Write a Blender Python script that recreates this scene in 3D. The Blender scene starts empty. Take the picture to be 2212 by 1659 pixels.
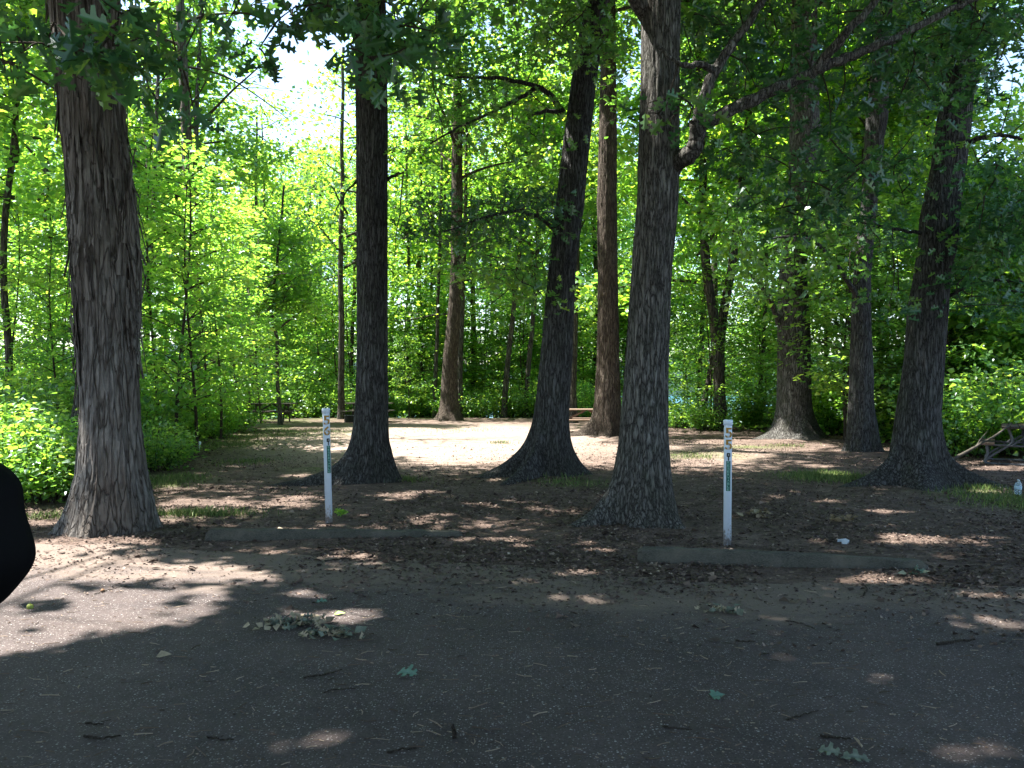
import bpy, bmesh, math, random
import numpy as np
from mathutils import Vector, Matrix

# ------------------------------------------------------------------ camera, world, sun, exposure
sc = bpy.context.scene
COL = sc.collection
FD, CXD, HYD, EYE = 1814.4, 1106.0, 830.0, 1.55      # focal length / centre / horizon (2212 px wide picture), eye height
cd = bpy.data.cameras.new("camera"); cam = bpy.data.objects.new("camera", cd); COL.objects.link(cam)
cd.sensor_width = 36; cd.lens = 36 * FD / 2212; cd.clip_start = 0.05; cd.clip_end = 4000
cam.location = (0, 0, EYE); cam.rotation_euler = (math.radians(90), 0, 0)
sc.camera = cam
SUN = Vector((-0.47, 0.10, 0.86)).normalized()
EL = math.asin(SUN.z); AZ = math.atan2(SUN.x, SUN.y)
w = bpy.data.worlds.new("World"); sc.world = w; w.use_nodes = True
nt = w.node_tree; nt.nodes.clear()
sky = nt.nodes.new('ShaderNodeTexSky'); sky.sky_type = 'NISHITA'; sky.sun_disc = False
sky.sun_elevation = EL; sky.sun_rotation = AZ; sky.air_density = 1.0; sky.dust_density = 1.0
bg = nt.nodes.new('ShaderNodeBackground'); bg.inputs['Strength'].default_value = 0.09
wo = nt.nodes.new('ShaderNodeOutputWorld')
nt.links.new(sky.outputs[0], bg.inputs[0]); nt.links.new(bg.outputs[0], wo.inputs[0])
sl = bpy.data.lights.new("sun", 'SUN'); sl.energy = 5.0; sl.angle = math.radians(0.53); sl.color = (1.0, 0.95, 0.87)
so = bpy.data.objects.new("sun", sl); COL.objects.link(so)
so.rotation_euler = SUN.to_track_quat('Z', 'Y').to_euler(); so.location = (-30, 0, 60)
sc.view_settings.view_transform = 'Standard'; sc.view_settings.look = 'None'
sc.view_settings.exposure = 2.55; sc.view_settings.gamma = 1
sc.cycles.max_bounces = 8; sc.cycles.diffuse_bounces = 4; sc.cycles.transmission_bounces = 6
sc.cycles.use_denoising = True
sc.cycles.use_adaptive_sampling = True

RNG = np.random.default_rng(7)
random.seed(7)

# ------------------------------------------------------------------ noise
def _hash(i, j, k, seed):
    n = (i.astype(np.int64) * 374761393 + j.astype(np.int64) * 668265263 + k.astype(np.int64) * 2147483647 + seed * 974634777) & 0xffffffff
    n = ((n ^ (n >> 13)) * 1274126177) & 0xffffffff
    n = ((n ^ (n >> 16)) * 2246822519) & 0xffffffff
    return ((n ^ (n >> 15)) & 0xffffff) / 0xffffff
def vnoise(x, y, z, seed=0):
    x, y, z = np.broadcast_arrays(np.asarray(x, float), np.asarray(y, float), np.asarray(z, float))
    i, j, k = np.floor(x), np.floor(y), np.floor(z)
    u, v, t = x - i, y - j, z - k
    u, v, t = u*u*(3-2*u), v*v*(3-2*v), t*t*(3-2*t)
    r = 0
    for a in (0, 1):
        for b in (0, 1):
            for c in (0, 1):
                wgt = (u if a else 1-u) * (v if b else 1-v) * (t if c else 1-t)
                r = r + wgt * _hash(i+a, j+b, k+c, seed)
    return r * 2 - 1
def fbm(x, y, z, seed=0, o=3):
    r = 0; a = 1; s = 0
    for q in range(o):
        r = r + a * vnoise(x*2**q, y*2**q, z*2**q, seed+q); s += a; a *= .5
    return r / s

# ------------------------------------------------------------------ measured pixels -> world
def proj(P):
    Y = np.maximum(P[:, 1], 0.3)
    return CXD + FD * P[:, 0] / Y, HYD - FD * (P[:, 2] - EYE) / Y
def gp(x, y):                       # ground point seen at picture point (x, y)
    Y = FD * EYE / (y - HYD); return ((x - CXD) / FD * Y, Y)
def at(x, y, Y): return ((x - CXD) / FD * Y, Y, EYE + (HYD - y) / FD * Y)
def sstep(a, b, x): t = np.clip((x - a) / (b - a), 0, 1); return t*t*(3-2*t)

BASES = []                          # trunk feet, filled before the ground is made
def gheight(x, y, mound=True):
    x = np.asarray(x, float); y = np.asarray(y, float)
    crest = 38.0 - 7.0 * sstep(3, 9, x) - 2 * sstep(-6, -14, x)
    d = np.maximum(y - crest, 0)
    h = -7.2 * sstep(0, 45, d) - 0.02 * np.minimum(d, 10)
    near = 1 - sstep(5.5, 8.0, y)
    h = h + 0.035 * vnoise(x*.45, y*.45, 0.3, 5) * (1 - near) + 0.012 * vnoise(x*1.7, y*1.7, 0.1, 6) * (1-near)
    h = h + 0.25 * fbm(x*.12, y*.12, 2.2, 9) * sstep(20, 45, y)*sstep(0,4,d+.001)
    if mound:
        for (bx, by, br) in BASES:
            q = (x-bx)**2 + (y-by)**2
            h = h + 0.07 * np.exp(-q / (2.2*br*br + .25))
    return h

# ------------------------------------------------------------------ materials
MATS = {}
def newmat(name):
    m = bpy.data.materials.new(name); m.use_nodes = True
    n = m.node_tree.nodes; n.clear()
    out = n.new('ShaderNodeOutputMaterial'); return m, m.node_tree, out
def principled(t, out, rough=.8, spec=.3):
    p = t.nodes.new('ShaderNodeBsdfPrincipled'); p.inputs['Roughness'].default_value = rough
    p.inputs['Specular IOR Level'].default_value = spec
    t.links.new(p.outputs[0], out.inputs['Surface']); return p
def nd(t, typ, **kw):
    n = t.nodes.new(typ)
    for k, v in kw.items():
        if k in n.inputs: n.inputs[k].default_value = v
        else: setattr(n, k, v)
    return n
def ramp(t, src, stops):
    r = t.nodes.new('ShaderNodeValToRGB'); e = r.color_ramp.elements
    while len(e) < len(stops): e.new(0.5)
    for i, (p, c) in enumerate(stops):
        e[i].position = p; e[i].color = (c[0], c[1], c[2], 1) if len(c) == 3 else c
    if src is not None: t.links.new(src, r.inputs[0])
    return r
def coords(t, scale=(1, 1, 1), kind='Object'):
    c = t.nodes.new('ShaderNodeTexCoord'); mp = t.nodes.new('ShaderNodeMapping')
    mp.inputs['Scale'].default_value = scale
    t.links.new(c.outputs[kind], mp.inputs[0]); return mp.outputs[0]
def noise(t, vec, scale, detail=4, rough=.55):
    n = t.nodes.new('ShaderNodeTexNoise'); n.inputs['Scale'].default_value = scale
    n.inputs['Detail'].default_value = detail; n.inputs['Roughness'].default_value = rough
    if vec is not None: t.links.new(vec, n.inputs['Vector'])
    return n
def mixc(t, f, a, b, mode='MIX'):
    m = t.nodes.new('ShaderNodeMix'); m.data_type = 'RGBA'; m.blend_type = mode
    for s, v in ((0, f), (6, a), (7, b)):
        if isinstance(v, (int, float)): m.inputs[s].default_value = v
        elif isinstance(v, tuple): m.inputs[s].default_value = (*v, 1)
        else: t.links.new(v, m.inputs[s])
    return m.outputs[2]
def bump(t, h, strength, dist, prev=None):
    b = t.nodes.new('ShaderNodeBump'); b.inputs['Strength'].default_value = strength; b.inputs['Distance'].default_value = dist
    t.links.new(h, b.inputs['Height'])
    if prev is not None: t.links.new(prev, b.inputs['Normal'])
    return b.outputs[0]

def bark(name, dark, light, cell=16, stretch=.16, warm=None, moss=0.0, crack=.12, fib=.25):
    m, t, out = newmat(name); p = principled(t, out, .92, .12)
    v = coords(t, (1, 1, stretch))
    n0 = noise(t, coords(t, (1, 1, stretch*1.6)), cell*.6, 4, .6)
    add = t.nodes.new('ShaderNodeMix'); add.data_type = 'VECTOR'; add.inputs[0].default_value = .10
    t.links.new(v, add.inputs[4]); t.links.new(n0.outputs['Color'], add.inputs[5])
    vo = t.nodes.new('ShaderNodeTexVoronoi'); vo.feature = 'DISTANCE_TO_EDGE'; vo.inputs['Scale'].default_value = cell
    t.links.new(add.outputs[1], vo.inputs['Vector'])
    cr = ramp(t, vo.outputs['Distance'], [(0.0, (0, 0, 0)), (crack, (.5, .5, .5)), (crack*3.2, (1, 1, 1))])
    gr = noise(t, coords(t, (1, 1, stretch*.8)), cell*2.2, 5, .7)       # long fibres
    gm = ramp(t, gr.outputs[0], [(.34, (fib,)*3), (.52, (1, 1, 1))])
    n1 = noise(t, coords(t, (1, 1, .35)), 30, 6, .7)
    n2 = noise(t, coords(t, (1, 1, .5)), 1.6, 4, .6)
    c = ramp(t, n1.outputs[0], [(.3, tuple(x*.65 for x in light)), (.7, tuple(x*1.3 for x in light))]).outputs[0]
    if warm: c = mixc(t, ramp(t, n2.outputs[0], [(.42, (0, 0, 0)), (.62, (1, 1, 1))]).outputs[0], c, warm)
    k = mixc(t, 1.0, cr.outputs[0], gm.outputs[0], 'MULTIPLY')
    c = mixc(t, k, dark, c)  # furrow shade is put into the colour, bump alone shows too little
    if moss:
        mz = noise(t, coords(t, (1, 1, .6)), 4, 4)
        c = mixc(t, ramp(t, mz.outputs[0], [(.5, (0, 0, 0)), (.72, (moss,)*3)]).outputs[0], c, (.06, .075, .05))
    t.links.new(c, p.inputs['Base Color'])
    b = bump(t, k, 1.0, .025); b = bump(t, n1.outputs[0], .8, .012, b)
    t.links.new(b, p.inputs['Normal'])
    MATS[name] = m; return m
bark('bark_hickory', (.045, .037, .032), (.178, .168, .158), 15, .06, (.135, .118, .104), 0, .03, .5)
bark('bark_oak', (.022, .02, .018), (.185, .18, .17), 27, .12, (.14, .132, .12), .3, .08, .45)
bark('bark_dark', (.016, .015, .014), (.118, .118, .118), 26, .115, (.085, .083, .080), .25, .085, .4)
bark('bark_tan', (.03, .023, .018), (.135, .112, .092), 22, .13, (.10, .08, .065), 0, .08)
bark('bark_far', (.022, .02, .018), (.15, .135, .118), 18, .12, None, .3, .10)
bark('twig_bark', (.04, .032, .025), (.12, .10, .08), 40, .3)

def leafmat(name, stops, trans=.54, tcol=None, gloss=.055, tw=1.0):
    m, t, out = newmat(name)
    a = t.nodes.new('ShaderNodeAttribute'); a.attribute_name = 'tint'
    r = ramp(t, a.outputs['Fac'], stops)
    oi = t.nodes.new('ShaderNodeObjectInfo')
    hs = t.nodes.new('ShaderNodeHueSaturation'); hs.inputs['Saturation'].default_value = 1.0
    mr = nd(t, 'ShaderNodeMapRange'); mr.inputs[3].default_value = .82; mr.inputs[4].default_value = 1.15
    t.links.new(oi.outputs['Random'], mr.inputs[0]); t.links.new(mr.outputs[0], hs.inputs['Value']); t.links.new(r.outputs[0], hs.inputs['Color'])
    d = t.nodes.new('ShaderNodeBsdfDiffuse'); t.links.new(hs.outputs[0], d.inputs[0])
    tr = t.nodes.new('ShaderNodeBsdfTranslucent')
    tc = mixc(t, 1.0, hs.outputs[0], tcol or (4.2, 3.3, 1.1), 'MULTIPLY'); t.links.new(tc, tr.inputs[0])
    mx = t.nodes.new('ShaderNodeMixShader'); mx.inputs[0].default_value = trans
    t.links.new(d.outputs[0], mx.inputs[1]); t.links.new(tr.outputs[0], mx.inputs[2])
    g = t.nodes.new('ShaderNodeBsdfGlossy'); g.inputs['Roughness'].default_value = .36; g.inputs[0].default_value = (.85, .95, 1, 1)
    m2 = t.nodes.new('ShaderNodeMixShader'); m2.inputs[0].default_value = gloss
    t.links.new(mx.outputs[0], m2.inputs[1]); t.links.new(g.outputs[0], m2.inputs[2])
    t.links.new(m2.outputs[0], out.inputs['Surface'])
    MATS[name] = m; return m
leafmat('leaf_canopy', [(0, (.022, .075, .026)), (.6, (.045, .12, .032)), (1, (.095, .18, .04))])
leafmat('leaf_wood', [(0, (.028, .095, .032)), (.5, (.065, .165, .042)), (1, (.15, .25, .055))], .58, (4.9, 3.7, 1.2))
leafmat('leaf_oak', [(0, (.014, .055, .034)), (.7, (.028, .088, .038)), (1, (.075, .15, .035))], .42, gloss=.05)
leafmat('leaf_shrub', [(0, (.032, .11, .040)), (.5, (.07, .18, .05)), (1, (.15, .27, .075))], .54, (4.6, 3.4, 1.2), gloss=.045)

def simple(name, col, rough=.6, spec=.3, var=.15, nscale=12, bmp=0, metallic=0):
    m, t, out = newmat(name); p = principled(t, out, rough, spec)
    n = noise(t, coords(t), nscale, 5)
    c = ramp(t, n.outputs[0], [(.3, tuple(x*(1-var) for x in col)), (.7, tuple(min(1, x*(1+var)) for x in col))])
    t.links.new(c.outputs[0], p.inputs['Base Color']); p.inputs['Metallic'].default_value = metallic
    if bmp: t.links.new(bump(t, n.outputs[0], bmp, .01), p.inputs['Normal'])
    MATS[name] = m; return m
simple('pole_white', (.56, .65, .75), .45, .4, .05, 9)
def polemat():      # white pipe, mud splashed at the foot, scuffed
    m = MATS['pole_white']; t = m.node_tree; p = [n for n in t.nodes if n.type == 'BSDF_PRINCIPLED'][0]
    old = p.inputs['Base Color'].links[0].from_socket
    sp = t.nodes.new('ShaderNodeSeparateXYZ'); t.links.new(coords(t), sp.inputs[0])
    mr = nd(t, 'ShaderNodeMapRange'); mr.inputs[1].default_value = 0; mr.inputs[2].default_value = .32; mr.inputs[3].default_value = .30; mr.inputs[4].default_value = -.12
    t.links.new(sp.outputs[2], mr.inputs[0]); n = noise(t, coords(t, (1, 1, .6)), 45, 5, .7)
    ad = nd(t, 'ShaderNodeMath', operation='ADD'); t.links.new(mr.outputs[0], ad.inputs[0]); t.links.new(n.outputs[0], ad.inputs[1])
    r = ramp(t, ad.outputs[0], [(.60, (0,)*3), (.72, (.85,)*3)])
    t.links.new(mixc(t, r.outputs[0], old, (.16, .13, .105)), p.inputs['Base Color'])
polemat()
simple('number_gold', (.30, .155, .008), .5, .4, .1, 30)
simple('emblem_black', (.012, .014, .016), .5)
simple('emblem_grey', (.35, .38, .4), .5)
simple('strip_green', (.003, .085, .062), .5, .4, .1)
simple('letter_white', (.22, .42, .36), .6)
simple('weathered_wood', (.05, .037, .03), .85, .2, .3, 14, .4)  # right-edge table, colour darkened for the shade it stands in
simple('wood_shaded_tone', (.05, .045, .035), .85, .2, .3, 14, .4)  # table wood with shade put into its colour
simple('wood_sunlit_tone', (.20, .14, .105), .85, .2, .2, 14, .4)  # same wood with sunlight put into its colour
simple('steel_grey', (.075, .08, .09), .5, .4, .2, 10)
simple('black_plastic', (.0025, .0025, .003), .8, .08, .2, 30)
simple('car_paint', (.012, .012, .015), .25, .5, .05, 3)
simple('rubber', (.02, .02, .02), .8)
simple('mirror_glass', (.7, .72, .75), .03, .5, .01, 1, 0, 1.0)
simple('dry_leaf_tan', (.28, .235, .165), .8, .2, .35, 25, .3)
simple('dry_leaf_green', (.13, .155, .12), .75, .25, .35, 25, .3)
simple('dry_leaf_brown', (.16, .12, .07), .8, .2, .35, 25, .3)
simple('leaf_teal', (.085, .17, .125), .6, .4, .2, 25)
simple('leaf_fresh', (.22, .38, .07), .6, .4, .2, 25)
simple('nut_green', (.22, .26, .05), .6, .3, .3, 60)
simple('nut_brown', (.16, .08, .035), .6, .3, .3, 60)
simple('paper_white', (.45, .5, .53), .7, .3, .05)
simple('grill_black', (.015, .014, .013), .7, .3, .4, 30)
def stopmat():      # weathered parking stop: grey green, flaked
    m, t, out = newmat('stop_concrete'); p = principled(t, out, .9, .2)
    a = noise(t, coords(t), 5, 6, .7); b = noise(t, coords(t, (1, 1, 3)), 60, 5, .7)
    c = ramp(t, a.outputs[0], [(.3, (.028, .029, .024)), (.5, (.058, .057, .047)), (.7, (.11, .098, .078))])
    c2 = mixc(t, ramp(t, b.outputs[0], [(.42, (0, 0, 0)), (.6, (.6,)*3)]).outputs[0], c.outputs[0], (.12, .112, .095))
    t.links.new(c2, p.inputs['Base Color']); t.links.new(bump(t, b.outputs[0], .8, .01), p.inputs['Normal'])
    MATS['stop_concrete'] = m
stopmat()
def dirtmat():
    m, t, out = newmat('dirt'); p = principled(t, out, .95, .12)
    v = coords(t)
    n1 = noise(t, v, .35, 4); n2 = noise(t, v, 3.2, 6, .65); n3 = noise(t, v, 38, 6, .7)
    vo = t.nodes.new('ShaderNodeTexVoronoi'); vo.inputs['Scale'].default_value = 26; vo.inputs['Randomness'].default_value = 1
    mp = coords(t, (1, 1.5, 1)); t.links.new(mp, vo.inputs['Vector'])
    base = ramp(t, n2.outputs[0], [(.3, (.062, .046, .039)), (.5, (.105, .078, .067)), (.7, (.165, .126, .108))])
    a = t.nodes.new('ShaderNodeAttribute'); a.attribute_name = 'zone'      # 1 = leaf strewn wood floor, 0 = trodden bare earth
    bare = ramp(t, n2.outputs[0], [(.3, (.19, .148, .125)), (.6, (.25, .20, .172))])
    c = mixc(t, a.outputs['Fac'], bare.outputs[0], base.outputs[0])
    chips = ramp(t, vo.outputs['Color'], [(0, (.45, .42, .4)), (.5, (.95, .95, .95)), (1, (1.5, 1.4, 1.3))])
    ch = mixc(t, .7, c, chips.outputs[0], 'MULTIPLY')
    c = mixc(t, a.outputs['Fac'], mixc(t, .25, c, chips.outputs[0], 'MULTIPLY'), ch)
    fine = ramp(t, n3.outputs[0], [(.3, (.6, .6, .6)), (.7, (1.35, 1.33, 1.3))])
    c = mixc(t, .8, c, fine.outputs[0], 'MULTIPLY')
    gr = noise(t, v, .9, 5, .6)
    g = t.nodes.new('ShaderNodeAttribute'); g.attribute_name = 'green'
    gm = t.nodes.new('ShaderNodeMath'); gm.operation = 'MULTIPLY'
    t.links.new(g.outputs['Fac'], gm.inputs[0]); t.links.new(ramp(t, gr.outputs[0], [(.42, (0,)*3), (.6, (1,)*3)]).outputs[0], gm.inputs[1])
    c = mixc(t, gm.outputs[0], c, (.085, .12, .035))
    t.links.new(c, p.inputs['Base Color'])
    b = bump(t, n3.outputs[0], .8, .02); b = bump(t, vo.outputs['Distance'], .6, .015, b); b = bump(t, n2.outputs[0], .6, .05, b)
    t.links.new(b, p.inputs['Normal']); MATS['dirt'] = m
dirtmat()
def asphaltmat():
    m, t, out = newmat('asphalt'); p = principled(t, out, .85, .3)
    v = coords(t)
    n1 = noise(t, v, .8, 5, .6); n2 = noise(t, v, 9, 5, .6); n3 = noise(t, v, 95, 5, .75)
    base = ramp(t, n1.outputs[0], [(.3, (.042, .032, .031)), (.7, (.080, .062, .059))])
    c = mixc(t, .6, base.outputs[0], ramp(t, n2.outputs[0], [(.3, (.8,)*3), (.7, (1.2,)*3)]).outputs[0], 'MULTIPLY')
    c = mixc(t, .8, c, ramp(t, n3.outputs[0], [(.32, (.45,)*3), (.68, (1.6,)*3)]).outputs[0], 'MULTIPLY')
    for sc_, th, col in ((85, .2, (.36, .34, .33)), (38, .13, (.46, .44, .42))):
        vo = t.nodes.new('ShaderNodeTexVoronoi'); vo.inputs['Scale'].default_value = sc_; t.links.new(v, vo.inputs['Vector'])
        rs = t.nodes.new('ShaderNodeSeparateColor'); t.links.new(vo.outputs['Color'], rs.inputs[0])
        pick = nd(t, 'ShaderNodeMath', operation='GREATER_THAN'); t.links.new(rs.outputs[0], pick.inputs[0]); pick.inputs[1].default_value = .55
        near = nd(t, 'ShaderNodeMath', operation='LESS_THAN'); t.links.new(vo.outputs['Distance'], near.inputs[0]); near.inputs[1].default_value = th*1.6
        mu = nd(t, 'ShaderNodeMath', operation='MULTIPLY'); t.links.new(pick.outputs[0], mu.inputs[0]); t.links.new(near.outputs[0], mu.inputs[1])
        mv = nd(t, 'ShaderNodeMath', operation='MULTIPLY'); t.links.new(mu.outputs[0], mv.inputs[0]); t.links.new(rs.outputs[1], mv.inputs[1])
        mw = nd(t, 'ShaderNodeMath', operation='MULTIPLY'); t.links.new(mv.outputs[0], mw.inputs[0]); mw.inputs[1].default_value = .75
        c = mixc(t, mw.outputs[0], c, col)
    st = noise(t, coords(t, (.6, 1.3, 1)), .55, 6, .7)      # old stains, ground-in soil
    c = mixc(t, ramp(t, st.outputs[0], [(.50, (0,)*3), (.68, (.55,)*3)]).outputs[0], c, (.075, .055, .046))
    c = mixc(t, ramp(t, noise(t, coords(t, (1, .7, 1)), .8, 5, .7).outputs[0], [(.52, (0,)*3), (.66, (.5,)*3)]).outputs[0], c, (.028, .024, .027))
    dn = noise(t, coords(t, (.5, 1, 1)), 1.3, 5, .65)      # earth blown over the edge
    a = t.nodes.new('ShaderNodeAttribute'); a.attribute_name = 'edge'
    ad = nd(t, 'ShaderNodeMath', operation='ADD'); t.links.new(a.outputs['Fac'], ad.inputs[0]); t.links.new(dn.outputs[0], ad.inputs[1])
    dr = ramp(t, ad.outputs[0], [(.82, (0,)*3), (1.35, (1,)*3)])
    earth = ramp(t, n3.outputs[0], [(.3, (.075, .056, .046)), (.7, (.20, .155, .13))])
    c = mixc(t, dr.outputs[0], c, earth.outputs[0])
    t.links.new(c, p.inputs['Base Color'])
    b = bump(t, n3.outputs[0], .9, .008); t.links.new(bump(t, n2.outputs[0], .3, .02, b), p.inputs['Normal'])
    MATS['asphalt'] = m
asphaltmat()
def tintmat(name, stops, rough=.85):
    m, t, out = newmat(name); p = principled(t, out, rough, .2)
    a = t.nodes.new('ShaderNodeAttribute'); a.attribute_name = 'tint'
    t.links.new(ramp(t, a.outputs['Fac'], stops).outputs[0], p.inputs['Base Color']); MATS[name] = m
tintmat('litter', [(0, (.022, .016, .013)), (.4, (.075, .053, .044)), (.75, (.16, .118, .096)), (1, (.42, .34, .28))])
tintmat('twiglitter', [(0, (.04, .03, .022)), (.6, (.14, .10, .075)), (1, (.34, .27, .2))])
tintmat('grass', [(0, (.045, .09, .02)), (.6, (.09, .15, .035)), (1, (.22, .24, .08))], .6)
def watermat():
    m, t, out = newmat('water'); p = principled(t, out, .18, .5)
    p.inputs['Base Color'].default_value = (.03, .14, .19, 1)
    n = noise(t, coords(t, (1, 1, 1)), .8, 4); t.links.new(bump(t, n.outputs[0], .25, .2), p.inputs['Normal'])
    MATS['water'] = m
watermat()
def hillmat():
    m, t, out = newmat('far_wood'); p = principled(t, out, .95, .1)
    n = noise(t, coords(t), .12, 6, .7)
    t.links.new(ramp(t, n.outputs[0], [(.35, (.012, .03, .03)), (.65, (.035, .065, .05))]).outputs[0], p.inputs['Base Color'])
    t.links.new(bump(t, n.outputs[0], 1, 6), p.inputs['Normal']); MATS['far_wood'] = m
hillmat()

# ------------------------------------------------------------------ object helpers
def setp(o, label=None, cat=None, group=None, kind=None):
    for k, v in (('label', label), ('category', cat), ('group', group), ('kind', kind)):
        if v: o[k] = v
    return o
def thing(name, label, cat, loc=(0, 0, 0), group=None, rz=0):
    o = bpy.data.objects.new(name, None); COL.objects.link(o); o.location = loc; o.rotation_euler = (0, 0, rz)
    o.empty_display_size = .2
    return setp(o, label, cat, group)
def link(name, me, parent=None, mat=None):
    o = bpy.data.objects.new(name, me); COL.objects.link(o)
    if mat and not me.materials: me.materials.append(MATS[mat])
    if parent: o.parent = parent
    return o
def npmesh(name, V, loops, starts, mat=None, tint=None, smooth=False, attr='tint'):
    me = bpy.data.meshes.new(name)
    me.vertices.add(len(V)); me.vertices.foreach_set('co', np.ascontiguousarray(V, np.float32).ravel())
    me.loops.add(len(loops)); me.loops.foreach_set('vertex_index', np.ascontiguousarray(loops, np.int32))
    me.polygons.add(len(starts)); me.polygons.foreach_set('loop_start', np.ascontiguousarray(starts, np.int32))
    if smooth: me.polygons.foreach_set('use_smooth', np.ones(len(starts), bool))
    me.update(calc_edges=True)
    if tint is not None:
        a = me.attributes.new(attr, 'FLOAT', 'FACE'); a.data.foreach_set('value', np.ascontiguousarray(tint, np.float32))
    if mat: me.materials.append(MATS[mat])
    return me
def pymesh(name, V, F, mat=None, smooth=False):
    me = bpy.data.meshes.new(name); me.from_pydata([tuple(v) for v in V], [], F)
    if smooth: me.polygons.foreach_set('use_smooth', [True]*len(me.polygons))
    me.update()
    if mat: me.materials.append(MATS[mat])
    return me
def quadgrid(nu, nv, wrap=False):      # nv rows of nu verts
    i = np.arange(nu if wrap else nu-1); j = np.arange(nv-1)
    I, J = np.meshgrid(i, j); I = I.ravel(); J = J.ravel(); I2 = (I+1) % nu
    q = np.stack([J*nu+I, J*nu+I2, (J+1)*nu+I2, (J+1)*nu+I], 1)
    return q
def tube_np(pts, rad, seg=8):
    pts = np.asarray(pts, float); rad = np.asarray(rad, float); n = len(pts)
    T = np.gradient(pts, axis=0); T /= np.linalg.norm(T, axis=1, keepdims=True) + 1e-9
    ref = np.array([.13, .21, .97]) if abs(T[0][2]) < .9 else np.array([1., .1, 0])
    U = np.cross(T, ref); U /= np.linalg.norm(U, axis=1, keepdims=True) + 1e-9
    W = np.cross(T, U)
    a = np.linspace(0, 2*np.pi, seg, endpoint=False)
    V = pts[:, None, :] + rad[:, None, None] * (np.cos(a)[None, :, None] * U[:, None, :] + np.sin(a)[None, :, None] * W[:, None, :])
    return V.reshape(-1, 3), quadgrid(seg, n, True)
class Tubes:
    def __init__(s): s.V = []; s.Q = []; s.n = 0
    def add(s, pts, rad, seg=6):
        v, q = tube_np(pts, rad, seg); s.V.append(v); s.Q.append(q + s.n); s.n += len(v)
    def mesh(s, name, mat, off=(0, 0, 0)):
        V = np.concatenate(s.V) - np.array(off); Q = np.concatenate(s.Q)
        return npmesh(name, V, Q.ravel(), np.arange(len(Q))*4, mat, None, True)
def smooth_path(P, n):
    P = np.asarray(P, float); d = np.r_[0, np.cumsum(np.linalg.norm(np.diff(P, axis=0), axis=1))]
    t = np.linspace(0, d[-1], n); out = np.stack([np.interp(t, d, P[:, i]) for i in range(P.shape[1])], 1)
    for _ in range(2):
        o = out.copy(); o[1:-1] = (out[:-2] + 2*out[1:-1] + out[2:]) / 4; out = o
    return out

# ------------------------------------------------------------------ leaves
def _half(outl):
    V = [(0, 0), (1, 0)] + outl + [(x, -y) for x, y in outl]; k = len(outl)
    V = [(x, y, .35*abs(y) - .18*x*x) for x, y in V]
    return np.array(V), [[0] + [1] + list(range(2+k-1, 1, -1)), [1, 0] + list(range(2+k, 2+2*k))]
TEMPL = {
 'q': (np.array([(0, 0, 0), (.48, -.34, .07), (1, 0, -.06), (.48, .34, .07)]), [[0, 1, 2, 3]]),
 'm': (np.array([(0, 0, 0), (.3, -.4, .10), (.62, -.22, .04), (1, 0, -.1), (.62, .22, .04), (.3, .4, .10)]), [[0, 1, 2, 3], [0, 3, 4, 5]]),
 'oak': _half([(.10, .05), (.16, .22), (.28, .26), (.33, .09), (.44, .14), (.50, .42), (.62, .38), (.63, .12), (.74, .13), (.80, .27), (.90, .20), (.88, .07)]),
 'maple': _half([(.02, .12), (-.05, .34), (.12, .30), (.16, .56), (.36, .44), (.42, .20), (.55, .34), (.66, .22), (.70, .10)]),
}
def leaves(P, D, N, S, templ):
    TV, TP = TEMPL[templ]; n = len(P); k = len(TV)
    D = D / (np.linalg.norm(D, axis=1, keepdims=True) + 1e-9)
    B = np.cross(N, D); B /= np.linalg.norm(B, axis=1, keepdims=True) + 1e-9
    N = np.cross(D, B)
    S = np.asarray(S).reshape(-1, 1, 1)
    V = P[:, None, :] + S * (TV[None, :, 0:1]*D[:, None, :] + TV[None, :, 1:2]*B[:, None, :] + TV[None, :, 2:3]*N[:, None, :])
    lp = np.concatenate([np.array(p) for p in TP]); ln = [len(p) for p in TP]
    loops = (np.arange(n)[:, None]*k + lp[None, :]).ravel()
    st = np.concatenate([[0], np.cumsum(ln)[:-1]])
    starts = (np.arange(n)[:, None]*len(lp) + st[None, :]).ravel()
    return V.reshape(-1, 3), loops, starts, len(TP)
def leafmesh(name, P, D, N, S, templ, mat, tint, off=(0, 0, 0)):
    V, l, s, k = leaves(P - np.array(off), D, N, S, templ)
    return npmesh(name, V, l, s, mat, np.repeat(tint, k))
def sprays(C, A, R, per, rng, flat=.22, tilt=.45, droop=.25, size=.16, sv=.3):
    """leaf sprays: centres C, axes A (outward), radii R -> leaf arrays"""
    m = len(C); n = m * per
    ci = np.repeat(np.arange(m), per)
    a = rng.uniform(0, 2*np.pi, n); r = np.sqrt(rng.uniform(0, 1, n)) * R[ci]
    P = C[ci] + np.stack([np.cos(a)*r, np.sin(a)*r, rng.normal(0, 1, n)*flat*R[ci] - droop*(r/R[ci])**2*R[ci]*.8], 1)
    D = np.stack([np.cos(a), np.sin(a), -.25 + 0*a], 1) * .9 + A[ci]*.7 + rng.normal(0, .45, (n, 3))
    N = np.array([0, 0, 1.]) + rng.normal(0, tilt, (n, 3))
    S = size * rng.uniform(1-sv, 1+sv, n)
    base = rng.uniform(0, 1, m)[ci]
    T = np.clip(.7*base + .3*rng.uniform(0, 1, n), 0, 1)
    return P, D, N, S, T

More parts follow.
